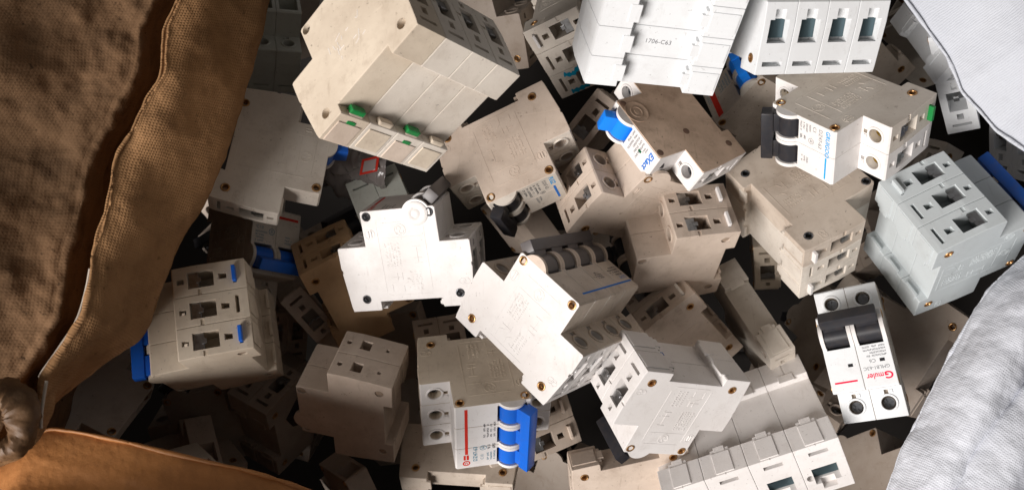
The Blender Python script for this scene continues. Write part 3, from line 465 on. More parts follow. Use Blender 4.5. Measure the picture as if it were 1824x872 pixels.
    'outer': [[(-0.1844, 0.1727, 0.3961), (-0.187, 0.1637, 0.3921), (-0.1895, 0.1547, 0.3882), (-0.1921, 0.1458, 0.3842), (-0.1957, 0.1373, 0.3804), (-0.1994, 0.1288, 0.3767), (-0.2001, 0.1196, 0.3726), (-0.2003, 0.1104, 0.3686), (-0.2006, 0.1012, 0.3645), (-0.2046, 0.0933, 0.361), (-0.2096, 0.0857, 0.3577), (-0.2131, 0.0774, 0.354), (-0.2166, 0.0691, 0.3504), (-0.2215, 0.0616, 0.3471), (-0.2264, 0.054, 0.3438), (-0.2289, 0.0457, 0.3402), (-0.2297, 0.0368, 0.3363), (-0.2306, 0.028, 0.3324), (-0.232, 0.0193, 0.3286), (-0.2345, 0.0109, 0.325), (-0.2371, 0.0026, 0.3214), (-0.2393, -0.0058, 0.3177), (-0.2394, -0.0145, 0.314), (-0.2398, -0.0231, 0.3102), (-0.2413, -0.0316, 0.3066), (-0.2429, -0.04, 0.3029), (-0.2474, -0.0473, 0.2998), (-0.2518, -0.0546, 0.2966), (-0.2563, -0.0619, 0.2935), (-0.2609, -0.069, 0.2905), (-0.2656, -0.0761, 0.2874), (-0.2667, -0.0842, 0.2839), (-0.2679, -0.0924, 0.2804), (-0.2708, -0.1002, 0.2771), (-0.2753, -0.107, 0.2742), (-0.2812, -0.1131, 0.2716), (-0.2872, -0.119, 0.2691), (-0.2952, -0.1225, 0.2676), (-0.3033, -0.126, 0.2661), (-0.3113, -0.1295, 0.2646)], [(-0.1818, 0.1321, 0.4304), (-0.184, 0.1239, 0.4269), (-0.1863, 0.1157, 0.4234), (-0.1885, 0.1075, 0.4198), (-0.1918, 0.0998, 0.4165), (-0.195, 0.092, 0.4132), (-0.1955, 0.0837, 0.4096), (-0.1957, 0.0753, 0.406), (-0.1958, 0.0669, 0.4025), (-0.1994, 0.0597, 0.3994), (-0.2039, 0.0528, 0.3964), (-0.2069, 0.0452, 0.3932), (-0.21, 0.0377, 0.39), (-0.2144, 0.0309, 0.3871), (-0.2187, 0.024, 0.3842), (-0.2209, 0.0164, 0.381), (-0.2215, 0.0084, 0.3776), (-0.2223, 0.0004, 0.3742), (-0.2235, -0.0075, 0.3709), (-0.2256, -0.0151, 0.3677), (-0.2278, -0.0227, 0.3645), (-0.2298, -0.0302, 0.3613), (-0.2297, -0.0381, 0.358), (-0.2301, -0.046, 0.3548), (-0.2313, -0.0536, 0.3516), (-0.2326, -0.0612, 0.3484), (-0.2366, -0.0678, 0.3457), (-0.2405, -0.0744, 0.3429), (-0.2445, -0.081, 0.3402), (-0.2485, -0.0874, 0.3376), (-0.2526, -0.0938, 0.3349), (-0.2535, -0.1012, 0.3319), (-0.2545, -0.1085, 0.3288), (-0.257, -0.1156, 0.326), (-0.261, -0.1217, 0.3234), (-0.2662, -0.1272, 0.3212), (-0.2715, -0.1325, 0.319), (-0.2787, -0.1357, 0.3177), (-0.2859, -0.1388, 0.3165), (-0.293, -0.1419, 0.3152)], [(-0.1856, 0.124, 0.4373), (-0.1878, 0.1159, 0.4338), (-0.19, 0.1079, 0.4304), (-0.1922, 0.0999, 0.427), (-0.1953, 0.0923, 0.4237), (-0.1985, 0.0847, 0.4205), (-0.1989, 0.0765, 0.417), (-0.1991, 0.0683, 0.4135), (-0.1992, 0.0601, 0.41), (-0.2026, 0.053, 0.407), (-0.207, 0.0462, 0.4042), (-0.21, 0.0388, 0.401), (-0.213, 0.0315, 0.3979), (-0.2172, 0.0247, 0.3951), (-0.2214, 0.018, 0.3923), (-0.2235, 0.0106, 0.3892), (-0.2241, 0.0027, 0.3859), (-0.2248, -0.0051, 0.3826), (-0.2259, -0.0129, 0.3794), (-0.228, -0.0203, 0.3762), (-0.2301, -0.0277, 0.3732), (-0.232, -0.0351, 0.3701), (-0.2319, -0.0429, 0.3669), (-0.2322, -0.0505, 0.3637), (-0.2334, -0.058, 0.3606), (-0.2347, -0.0655, 0.3575), (-0.2385, -0.0719, 0.3548), (-0.2423, -0.0784, 0.3522), (-0.2462, -0.0848, 0.3496), (-0.2501, -0.0911, 0.347), (-0.2541, -0.0974, 0.3444), (-0.255, -0.1046, 0.3415), (-0.2559, -0.1118, 0.3385), (-0.2583, -0.1186, 0.3357), (-0.2622, -0.1246, 0.3333), (-0.2673, -0.13, 0.3311), (-0.2724, -0.1352, 0.329), (-0.2794, -0.1383, 0.3278), (-0.2864, -0.1414, 0.3265), (-0.2934, -0.1444, 0.3253)], [(-0.178, 0.0931, 0.4633), (-0.1799, 0.0856, 0.4602), (-0.1819, 0.0782, 0.4571), (-0.1838, 0.0708, 0.4541), (-0.1866, 0.0637, 0.4511), (-0.1895, 0.0568, 0.4483), (-0.1899, 0.0492, 0.4451), (-0.1899, 0.0416, 0.442), (-0.19, 0.034, 0.4389), (-0.193, 0.0275, 0.4362), (-0.197, 0.0212, 0.4336), (-0.1997, 0.0144, 0.4308), (-0.2024, 0.0076, 0.428), (-0.2062, 0.0014, 0.4255), (-0.2099, -0.0048, 0.423), (-0.2118, -0.0116, 0.4202), (-0.2123, -0.0189, 0.4173), (-0.2129, -0.0261, 0.4143), (-0.2139, -0.0332, 0.4115), (-0.2156, -0.0401, 0.4087), (-0.2176, -0.0469, 0.406), (-0.2192, -0.0537, 0.4032), (-0.2191, -0.0608, 0.4004), (-0.2193, -0.0679, 0.3976), (-0.2203, -0.0748, 0.3948), (-0.2214, -0.0816, 0.3921), (-0.2248, -0.0875, 0.3897), (-0.2282, -0.0935, 0.3874), (-0.2317, -0.0993, 0.385), (-0.2352, -0.1051, 0.3828), (-0.2388, -0.1108, 0.3805), (-0.2395, -0.1174, 0.3779), (-0.2403, -0.124, 0.3753), (-0.2424, -0.1303, 0.3729), (-0.2459, -0.1358, 0.3707), (-0.2504, -0.1407, 0.3688), (-0.255, -0.1455, 0.367), (-0.2614, -0.1483, 0.3659), (-0.2677, -0.1511, 0.3648), (-0.274, -0.1539, 0.3637)], [(-0.1833, 0.0866, 0.4688), (-0.1852, 0.0793, 0.4658), (-0.1871, 0.072, 0.4628), (-0.1889, 0.0647, 0.4598), (-0.1917, 0.0577, 0.4569), (-0.1945, 0.0509, 0.4541), (-0.1948, 0.0434, 0.451), (-0.1948, 0.036, 0.448), (-0.1948, 0.0285, 0.4449), (-0.1978, 0.0221, 0.4423), (-0.2017, 0.016, 0.4398), (-0.2042, 0.0092, 0.4371), (-0.2069, 0.0026, 0.4344), (-0.2106, -0.0035, 0.4319), (-0.2142, -0.0096, 0.4294), (-0.216, -0.0163, 0.4267), (-0.2165, -0.0235, 0.4239), (-0.217, -0.0305, 0.421), (-0.2179, -0.0375, 0.4182), (-0.2197, -0.0443, 0.4155), (-0.2215, -0.051, 0.4129), (-0.2231, -0.0576, 0.4102), (-0.2229, -0.0646, 0.4074), (-0.2231, -0.0715, 0.4047), (-0.224, -0.0783, 0.402), (-0.2251, -0.085, 0.3994), (-0.2284, -0.0908, 0.3971), (-0.2317, -0.0966, 0.3948), (-0.2351, -0.1024, 0.3925), (-0.2385, -0.108, 0.3903), (-0.242, -0.1137, 0.3881), (-0.2426, -0.1202, 0.3856), (-0.2433, -0.1266, 0.3831), (-0.2454, -0.1328, 0.3807), (-0.2488, -0.1382, 0.3786), (-0.2532, -0.143, 0.3767), (-0.2577, -0.1476, 0.3749), (-0.2639, -0.1504, 0.3739), (-0.2701, -0.1532, 0.3728), (-0.2762, -0.1559, 0.3718)], [(-0.1979, 0.0801, 0.4743), (-0.1997, 0.0729, 0.4714), (-0.2015, 0.0657, 0.4684), (-0.2033, 0.0586, 0.4655), (-0.2059, 0.0517, 0.4627), (-0.2086, 0.045, 0.4599), (-0.2088, 0.0377, 0.457), (-0.2088, 0.0303, 0.454), (-0.2088, 0.023, 0.451), (-0.2117, 0.0167, 0.4485), (-0.2154, 0.0107, 0.446), (-0.2179, 0.0041, 0.4434), (-0.2204, -0.0024, 0.4407), (-0.2239, -0.0085, 0.4383), (-0.2275, -0.0144, 0.4359), (-0.2292, -0.021, 0.4333), (-0.2296, -0.028, 0.4305), (-0.2301, -0.035, 0.4277), (-0.2309, -0.0418, 0.425), (-0.2325, -0.0484, 0.4224), (-0.2343, -0.055, 0.4198), (-0.2358, -0.0616, 0.4172), (-0.2355, -0.0684, 0.4145), (-0.2356, -0.0752, 0.4118), (-0.2365, -0.0818, 0.4092), (-0.2375, -0.0884, 0.4066), (-0.2407, -0.0941, 0.4044), (-0.2439, -0.0998, 0.4022), (-0.2471, -0.1055, 0.4), (-0.2504, -0.111, 0.3978), (-0.2537, -0.1165, 0.3957), (-0.2543, -0.1229, 0.3933), (-0.255, -0.1292, 0.3908), (-0.2569, -0.1352, 0.3885), (-0.2602, -0.1405, 0.3865), (-0.2645, -0.1452, 0.3847), (-0.2688, -0.1498, 0.3829), (-0.2749, -0.1525, 0.3819), (-0.2809, -0.1552, 0.3809), (-0.2869, -0.1579, 0.3799)], [(-0.2174, 0.0671, 0.4853), (-0.2191, 0.0601, 0.4825), (-0.2207, 0.0532, 0.4797), (-0.2223, 0.0463, 0.4769), (-0.2247, 0.0397, 0.4742), (-0.2272, 0.0332, 0.4716), (-0.2273, 0.0262, 0.4688), (-0.2272, 0.0191, 0.466), (-0.2271, 0.0121, 0.4632), (-0.2298, 0.006, 0.4607), (-0.2333, 0.0002, 0.4584), (-0.2355, -0.0062, 0.4559), (-0.2379, -0.0125, 0.4534), (-0.2412, -0.0183, 0.4511), (-0.2445, -0.024, 0.4488), (-0.2461, -0.0304, 0.4463), (-0.2463, -0.0371, 0.4437), (-0.2467, -0.0438, 0.4411), (-0.2474, -0.0504, 0.4385), (-0.2488, -0.0568, 0.436), (-0.2504, -0.0631, 0.4336), (-0.2518, -0.0694, 0.4311), (-0.2514, -0.076, 0.4286), (-0.2514, -0.0825, 0.4261), (-0.2522, -0.0889, 0.4236), (-0.253, -0.0952, 0.4212), (-0.256, -0.1007, 0.4191), (-0.2589, -0.1061, 0.417), (-0.2619, -0.1116, 0.4149), (-0.265, -0.1169, 0.4129), (-0.2681, -0.1222, 0.4109), (-0.2686, -0.1283, 0.4086), (-0.2691, -0.1344, 0.4063), (-0.2709, -0.1402, 0.4041), (-0.2739, -0.1452, 0.4022), (-0.2779, -0.1497, 0.4006), (-0.282, -0.1541, 0.3989), (-0.2877, -0.1567, 0.3979), (-0.2934, -0.1593, 0.397), (-0.2991, -0.1619, 0.396)], [(-0.2486, 0.0427, 0.5059), (-0.2499, 0.0362, 0.5033), (-0.2512, 0.0298, 0.5008), (-0.2525, 0.0234, 0.4983), (-0.2546, 0.0172, 0.4959), (-0.2567, 0.0112, 0.4935), (-0.2566, 0.0046, 0.491), (-0.2563, -0.002, 0.4884), (-0.256, -0.0085, 0.4859), (-0.2583, -0.0142, 0.4837), (-0.2614, -0.0196, 0.4817), (-0.2633, -0.0255, 0.4794), (-0.2652, -0.0313, 0.4772), (-0.2681, -0.0367, 0.4751), (-0.271, -0.0421, 0.4731), (-0.2723, -0.0479, 0.4709), (-0.2723, -0.0542, 0.4685), (-0.2724, -0.0604, 0.4662), (-0.2729, -0.0665, 0.4639), (-0.274, -0.0724, 0.4616), (-0.2753, -0.0782, 0.4595), (-0.2763, -0.0841, 0.4573), (-0.2758, -0.0902, 0.455), (-0.2756, -0.0962, 0.4528), (-0.2761, -0.1021, 0.4506), (-0.2766, -0.1079, 0.4485), (-0.2792, -0.113, 0.4466), (-0.2817, -0.118, 0.4448), (-0.2843, -0.123, 0.443), (-0.287, -0.128, 0.4412), (-0.2896, -0.1328, 0.4394), (-0.2898, -0.1385, 0.4374), (-0.2901, -0.1441, 0.4354), (-0.2915, -0.1494, 0.4334), (-0.2941, -0.1541, 0.4318), (-0.2976, -0.1582, 0.4303), (-0.3012, -0.1622, 0.4289), (-0.3064, -0.1646, 0.428), (-0.3115, -0.167, 0.4272), (-0.3167, -0.1694, 0.4263)], [(-0.2776, 0.0265, 0.5196), (-0.2787, 0.0203, 0.5172), (-0.2797, 0.0142, 0.5149), (-0.2808, 0.0081, 0.5125), (-0.2826, 0.0022, 0.5103), (-0.2844, -0.0035, 0.5081), (-0.2842, -0.0098, 0.5058), (-0.2837, -0.016, 0.5034), (-0.2832, -0.0222, 0.5011), (-0.2852, -0.0276, 0.4991), (-0.288, -0.0327, 0.4972), (-0.2896, -0.0383, 0.4951), (-0.2913, -0.0439, 0.493), (-0.2939, -0.049, 0.4911), (-0.2964, -0.0541, 0.4892), (-0.2974, -0.0596, 0.4872), (-0.2973, -0.0656, 0.485), (-0.2972, -0.0714, 0.4829), (-0.2974, -0.0772, 0.4808), (-0.2983, -0.0828, 0.4787), (-0.2994, -0.0883, 0.4767), (-0.3002, -0.0939, 0.4747), (-0.2995, -0.0996, 0.4727), (-0.2991, -0.1053, 0.4706), (-0.2994, -0.1109, 0.4686), (-0.2997, -0.1164, 0.4667), (-0.3019, -0.1212, 0.465), (-0.3042, -0.126, 0.4633), (-0.3064, -0.1307, 0.4616), (-0.3088, -0.1353, 0.46), (-0.3111, -0.1399, 0.4584), (-0.3111, -0.1452, 0.4566), (-0.3112, -0.1505, 0.4547), (-0.3123, -0.1556, 0.453), (-0.3146, -0.1599, 0.4515), (-0.3178, -0.1638, 0.4501), (-0.321, -0.1677, 0.4488), (-0.3257, -0.1699, 0.4481), (-0.3305, -0.1721, 0.4473), (-0.3352, -0.1744, 0.4466)]],
    'thread1': [(-0.2023, -0.0673, 0.4139), (-0.2045, -0.0771, 0.4083), (-0.2077, -0.0896, 0.4034), (-0.2157, -0.1015, 0.3976), (-0.222, -0.1115, 0.3942), (-0.2224, -0.115, 0.3945)],
    'thread2': [(-0.2086, -0.1227, 0.4108), (-0.2086, -0.1293, 0.4093), (-0.2091, -0.1361, 0.4065), (-0.2093, -0.1419, 0.4032)],
    'knot': [(-0.2234, -0.1409, 0.4095), (-0.214, -0.1409, 0.4095), (-0.2253, -0.1292, 0.4128)],
    'paper': [[(-0.4157, -0.1312, 0.1495), (-0.4034, -0.1253, 0.1522), (-0.3911, -0.1194, 0.1549), (-0.3794, -0.1126, 0.1579), (-0.3686, -0.1047, 0.1615), (-0.3585, -0.096, 0.1654), (-0.3481, -0.0889, 0.1686), (-0.3336, -0.0896, 0.1683), (-0.3192, -0.0917, 0.1673), (-0.3049, -0.0944, 0.1661), (-0.2906, -0.0972, 0.1649), (-0.2764, -0.1002, 0.1635), (-0.2623, -0.1035, 0.162), (-0.2481, -0.1065, 0.1607), (-0.2339, -0.1094, 0.1594), (-0.2196, -0.112, 0.1582), (-0.2054, -0.1145, 0.1571), (-0.1914, -0.1179, 0.1555), (-0.1775, -0.1218, 0.1538), (-0.1639, -0.1262, 0.1518), (-0.1503, -0.1307, 0.1498), (-0.1368, -0.1354, 0.1476), (-0.1236, -0.1405, 0.1454), (-0.1103, -0.1456, 0.1431)], [(-0.3039, -0.1517, 0.3086), (-0.2948, -0.1472, 0.3104), (-0.2858, -0.1428, 0.3123), (-0.2772, -0.1376, 0.3144), (-0.2693, -0.1316, 0.3168), (-0.2618, -0.1251, 0.3195), (-0.2541, -0.1197, 0.3217), (-0.2433, -0.1203, 0.3215), (-0.2325, -0.1218, 0.3208), (-0.2218, -0.1239, 0.32), (-0.2111, -0.126, 0.3191), (-0.2004, -0.1283, 0.3182), (-0.1898, -0.1308, 0.3172), (-0.1792, -0.133, 0.3162), (-0.1685, -0.1352, 0.3153), (-0.1579, -0.1372, 0.3145), (-0.1472, -0.1391, 0.3138), (-0.1368, -0.1417, 0.3127), (-0.1264, -0.1446, 0.3115), (-0.1162, -0.1479, 0.3102), (-0.106, -0.1513, 0.3088), (-0.096, -0.1549, 0.3073), (-0.086, -0.1587, 0.3058), (-0.0761, -0.1625, 0.3042)], [(-0.2969, -0.1519, 0.32), (-0.2881, -0.1476, 0.3218), (-0.2792, -0.1432, 0.3236), (-0.2708, -0.1381, 0.3256), (-0.2631, -0.1323, 0.328), (-0.2559, -0.1259, 0.3306), (-0.2483, -0.1206, 0.3327), (-0.2377, -0.1211, 0.3325), (-0.2272, -0.1227, 0.3319), (-0.2167, -0.1247, 0.3311), (-0.2062, -0.1267, 0.3302), (-0.1958, -0.129, 0.3293), (-0.1855, -0.1314, 0.3283), (-0.1751, -0.1337, 0.3274), (-0.1647, -0.1358, 0.3266), (-0.1543, -0.1377, 0.3258), (-0.1439, -0.1396, 0.325), (-0.1336, -0.1421, 0.324), (-0.1235, -0.145, 0.3228), (-0.1135, -0.1482, 0.3215), (-0.1036, -0.1515, 0.3202), (-0.0937, -0.155, 0.3188), (-0.0841, -0.1588, 0.3173), (-0.0744, -0.1625, 0.3158)], [(-0.2953, -0.1549, 0.3229), (-0.2865, -0.1506, 0.3247), (-0.2778, -0.1462, 0.3264), (-0.2695, -0.1412, 0.3284), (-0.2618, -0.1354, 0.3308), (-0.2547, -0.1291, 0.3333), (-0.2472, -0.1239, 0.3355), (-0.2367, -0.1244, 0.3352), (-0.2263, -0.1259, 0.3346), (-0.2159, -0.1279, 0.3338), (-0.2055, -0.13, 0.333), (-0.1952, -0.1322, 0.3321), (-0.1849, -0.1346, 0.3311), (-0.1746, -0.1368, 0.3302), (-0.1643, -0.1389, 0.3294), (-0.154, -0.1408, 0.3286), (-0.1437, -0.1427, 0.3279), (-0.1335, -0.1452, 0.3269), (-0.1235, -0.148, 0.3257), (-0.1136, -0.1512, 0.3244), (-0.1038, -0.1545, 0.3231), (-0.094, -0.158, 0.3217), (-0.0844, -0.1617, 0.3202), (-0.0749, -0.1654, 0.3187)], [(-0.2957, -0.1672, 0.3251), (-0.2871, -0.1629, 0.3268), (-0.2786, -0.1587, 0.3285), (-0.2705, -0.1538, 0.3304), (-0.2629, -0.1482, 0.3327), (-0.256, -0.142, 0.3352), (-0.2487, -0.1368, 0.3372), (-0.2384, -0.1373, 0.337), (-0.2281, -0.1388, 0.3364), (-0.2179, -0.1408, 0.3356), (-0.2077, -0.1428, 0.3348), (-0.1976, -0.145, 0.334), (-0.1875, -0.1473, 0.333), (-0.1774, -0.1495, 0.3321), (-0.1673, -0.1515, 0.3313), (-0.1572, -0.1534, 0.3306), (-0.147, -0.1552, 0.3299), (-0.1371, -0.1577, 0.3289), (-0.1272, -0.1604, 0.3278), (-0.1175, -0.1636, 0.3265), (-0.1078, -0.1668, 0.3252), (-0.0983, -0.1702, 0.3239), (-0.0888, -0.1738, 0.3224), (-0.0794, -0.1774, 0.321)], [(-0.2961, -0.1867, 0.3288), (-0.2879, -0.1826, 0.3304), (-0.2796, -0.1785, 0.332), (-0.2718, -0.1738, 0.3339), (-0.2645, -0.1684, 0.336), (-0.2578, -0.1624, 0.3384), (-0.2508, -0.1575, 0.3403), (-0.2408, -0.158, 0.3401), (-0.2308, -0.1594, 0.3396), (-0.221, -0.1613, 0.3388), (-0.2111, -0.1632, 0.338), (-0.2012, -0.1653, 0.3372), (-0.1915, -0.1676, 0.3363), (-0.1817, -0.1696, 0.3355), (-0.1719, -0.1716, 0.3347), (-0.162, -0.1734, 0.334), (-0.1522, -0.1752, 0.3333), (-0.1426, -0.1775, 0.3324), (-0.133, -0.1802, 0.3314), (-0.1236, -0.1832, 0.3302), (-0.1142, -0.1863, 0.329), (-0.1049, -0.1896, 0.3277), (-0.0958, -0.1931, 0.3263), (-0.0866, -0.1966, 0.325)], [(-0.2813, -0.2167, 0.3542), (-0.2739, -0.213, 0.3556), (-0.2664, -0.2093, 0.357), (-0.2594, -0.2051, 0.3585), (-0.2529, -0.2002, 0.3604), (-0.2469, -0.1948, 0.3624), (-0.2406, -0.1904, 0.364), (-0.2315, -0.1908, 0.3639), (-0.2225, -0.1921, 0.3634), (-0.2135, -0.1938, 0.3628), (-0.2045, -0.1955, 0.3621), (-0.1955, -0.1974, 0.3614), (-0.1866, -0.1995, 0.3606), (-0.1777, -0.2013, 0.3599), (-0.1687, -0.2031, 0.3593), (-0.1598, -0.2047, 0.3587), (-0.1509, -0.2063, 0.3581), (-0.1421, -0.2084, 0.3573), (-0.1334, -0.2108, 0.3564), (-0.1248, -0.2135, 0.3554), (-0.1163, -0.2163, 0.3544), (-0.1078, -0.2193, 0.3533), (-0.0995, -0.2224, 0.3521), (-0.0912, -0.2255, 0.351)], [(-0.2508, -0.24, 0.3927), (-0.2443, -0.2368, 0.3938), (-0.2379, -0.2336, 0.3949), (-0.2318, -0.23, 0.3961), (-0.2262, -0.2257, 0.3976), (-0.221, -0.221, 0.3992), (-0.2156, -0.2171, 0.4005), (-0.2076, -0.2175, 0.4004), (-0.1996, -0.2187, 0.4), (-0.1917, -0.2201, 0.3995), (-0.1838, -0.2216, 0.399), (-0.1759, -0.2233, 0.3984), (-0.1681, -0.2251, 0.3978), (-0.1602, -0.2267, 0.3973), (-0.1524, -0.2282, 0.3967), (-0.1445, -0.2296, 0.3963), (-0.1367, -0.231, 0.3958), (-0.129, -0.2328, 0.3952), (-0.1213, -0.2349, 0.3945), (-0.1137, -0.2373, 0.3937), (-0.1062, -0.2397, 0.3928), (-0.0988, -0.2422, 0.392), (-0.0915, -0.245, 0.3911), (-0.0842, -0.2477, 0.3902)]],
    'wtop': [[(0.3003, 0.2536, 0.3278), (0.3044, 0.2454, 0.324), (0.3085, 0.2372, 0.3202), (0.3128, 0.2291, 0.3165), (0.3183, 0.2217, 0.313), (0.3236, 0.2142, 0.3096), (0.329, 0.2067, 0.3061), (0.3343, 0.1993, 0.3027), (0.3396, 0.192, 0.2993), (0.345, 0.1846, 0.2959), (0.3487, 0.1764, 0.2921), (0.352, 0.1681, 0.2883), (0.3552, 0.1597, 0.2844), (0.3613, 0.153, 0.2813), (0.3675, 0.1464, 0.2783), (0.3734, 0.1396, 0.2752), (0.3793, 0.1328, 0.272), (0.3869, 0.1277, 0.2697), (0.3945, 0.1226, 0.2674), (0.4021, 0.1175, 0.265), (0.409, 0.1117, 0.2623), (0.4159, 0.1059, 0.2597), (0.4228, 0.1002, 0.257), (0.4297, 0.0944, 0.2544)], [(0.2153, 0.123, 0.4349), (0.2183, 0.1167, 0.4322), (0.2213, 0.1105, 0.4295), (0.2244, 0.1043, 0.4269), (0.2284, 0.0986, 0.4244), (0.2323, 0.0929, 0.422), (0.2362, 0.0873, 0.4196), (0.2401, 0.0816, 0.4172), (0.2439, 0.076, 0.4148), (0.2478, 0.0704, 0.4124), (0.2505, 0.0642, 0.4098), (0.2528, 0.0578, 0.4071), (0.2551, 0.0515, 0.4044), (0.2595, 0.0464, 0.4022), (0.264, 0.0415, 0.4001), (0.2683, 0.0363, 0.398), (0.2725, 0.0311, 0.3958), (0.2781, 0.0273, 0.3941), (0.2836, 0.0234, 0.3925), (0.2891, 0.0196, 0.3909), (0.2942, 0.0152, 0.3891), (0.2992, 0.0108, 0.3872), (0.3042, 0.0065, 0.3854), (0.3092, 0.0022, 0.3836)], [(0.2085, 0.1128, 0.4428), (0.2114, 0.1066, 0.4402), (0.2143, 0.1005, 0.4376), (0.2173, 0.0945, 0.4351), (0.2212, 0.089, 0.4327), (0.225, 0.0834, 0.4304), (0.2287, 0.0779, 0.428), (0.2325, 0.0724, 0.4257), (0.2363, 0.0669, 0.4234), (0.24, 0.0614, 0.4211), (0.2426, 0.0554, 0.4185), (0.2449, 0.0492, 0.4159), (0.2471, 0.043, 0.4133), (0.2514, 0.038, 0.4112), (0.2558, 0.0332, 0.4092), (0.2599, 0.0281, 0.4071), (0.264, 0.0231, 0.405), (0.2694, 0.0193, 0.4034), (0.2748, 0.0156, 0.4019), (0.2802, 0.0118, 0.4003), (0.2851, 0.0076, 0.3985), (0.2899, 0.0033, 0.3967), (0.2948, -0.0009, 0.395), (0.2996, -0.0052, 0.3932)], [(0.2084, 0.1115, 0.4455), (0.2112, 0.1053, 0.4429), (0.2141, 0.0992, 0.4404), (0.2171, 0.0932, 0.4378), (0.221, 0.0878, 0.4355), (0.2247, 0.0823, 0.4332), (0.2284, 0.0767, 0.4308), (0.2322, 0.0713, 0.4285), (0.2359, 0.0658, 0.4262), (0.2396, 0.0604, 0.4239), (0.2422, 0.0544, 0.4214), (0.2444, 0.0482, 0.4188), (0.2466, 0.042, 0.4163), (0.2509, 0.0371, 0.4142), (0.2552, 0.0323, 0.4122), (0.2593, 0.0273, 0.4101), (0.2634, 0.0223, 0.408), (0.2688, 0.0185, 0.4064), (0.2741, 0.0148, 0.4049), (0.2795, 0.0111, 0.4033), (0.2843, 0.0068, 0.4016), (0.2892, 0.0026, 0.3998), (0.294, -0.0016, 0.3981), (0.2988, -0.0058, 0.3963)], [(0.2152, 0.1116, 0.456), (0.218, 0.1056, 0.4535), (0.2208, 0.0996, 0.4509), (0.2237, 0.0937, 0.4485), (0.2274, 0.0883, 0.4462), (0.2311, 0.0829, 0.4439), (0.2347, 0.0774, 0.4416), (0.2383, 0.072, 0.4394), (0.242, 0.0667, 0.4371), (0.2456, 0.0613, 0.4349), (0.2481, 0.0554, 0.4324), (0.2502, 0.0493, 0.4299), (0.2523, 0.0433, 0.4274), (0.2565, 0.0385, 0.4254), (0.2607, 0.0337, 0.4234), (0.2647, 0.0288, 0.4213), (0.2687, 0.0239, 0.4193), (0.2739, 0.0202, 0.4178), (0.2791, 0.0165, 0.4163), (0.2843, 0.0129, 0.4147), (0.2891, 0.0087, 0.413), (0.2938, 0.0045, 0.4113), (0.2985, 0.0004, 0.4096), (0.3032, -0.0038, 0.4079)], [(0.2298, 0.1115, 0.4767), (0.2324, 0.1057, 0.4743), (0.235, 0.0999, 0.4719), (0.2378, 0.0941, 0.4695), (0.2413, 0.0889, 0.4673), (0.2448, 0.0837, 0.4652), (0.2482, 0.0784, 0.463), (0.2516, 0.0732, 0.4608), (0.255, 0.068, 0.4587), (0.2584, 0.0628, 0.4565), (0.2607, 0.0571, 0.4542), (0.2627, 0.0512, 0.4518), (0.2647, 0.0454, 0.4494), (0.2686, 0.0407, 0.4474), (0.2726, 0.0361, 0.4456), (0.2764, 0.0314, 0.4436), (0.2801, 0.0266, 0.4417), (0.2851, 0.0231, 0.4402), (0.2901, 0.0195, 0.4388), (0.295, 0.016, 0.4373), (0.2995, 0.0119, 0.4357), (0.3039, 0.0079, 0.434), (0.3084, 0.0039, 0.4324), (0.3128, -0.0001, 0.4308)], [(0.2556, 0.1206, 0.4993), (0.258, 0.1149, 0.497), (0.2604, 0.1093, 0.4946), (0.263, 0.1037, 0.4923), (0.2663, 0.0986, 0.4903), (0.2696, 0.0935, 0.4881), (0.2728, 0.0884, 0.486), (0.276, 0.0833, 0.484), (0.2792, 0.0782, 0.4819), (0.2824, 0.0732, 0.4798), (0.2846, 0.0676, 0.4775), (0.2864, 0.0619, 0.4752), (0.2882, 0.0562, 0.4729), (0.2919, 0.0516, 0.471), (0.2957, 0.0471, 0.4692), (0.2993, 0.0425, 0.4673), (0.3028, 0.0379, 0.4655), (0.3075, 0.0344, 0.4641), (0.3122, 0.0309, 0.4627), (0.3169, 0.0275, 0.4613), (0.3212, 0.0235, 0.4597), (0.3254, 0.0196, 0.4581), (0.3296, 0.0157, 0.4566), (0.3338, 0.0118, 0.455)], [(0.2824, 0.1306, 0.5166), (0.2847, 0.125, 0.5143), (0.287, 0.1194, 0.512), (0.2894, 0.1139, 0.5098), (0.2926, 0.1089, 0.5077), (0.2956, 0.1039, 0.5057), (0.2987, 0.0988, 0.5036), (0.3018, 0.0938, 0.5016), (0.3048, 0.0888, 0.4996), (0.3079, 0.0838, 0.4975), (0.3099, 0.0783, 0.4953), (0.3116, 0.0727, 0.493), (0.3133, 0.0671, 0.4908), (0.3168, 0.0626, 0.4889), (0.3204, 0.0582, 0.4872), (0.3238, 0.0536, 0.4853), (0.3272, 0.0491, 0.4835), (0.3317, 0.0456, 0.4821), (0.3363, 0.0423, 0.4808), (0.3408, 0.0388, 0.4794), (0.3449, 0.035, 0.4778), (0.3489, 0.0311, 0.4763), (0.353, 0.0273, 0.4748), (0.357, 0.0234, 0.4732)]],
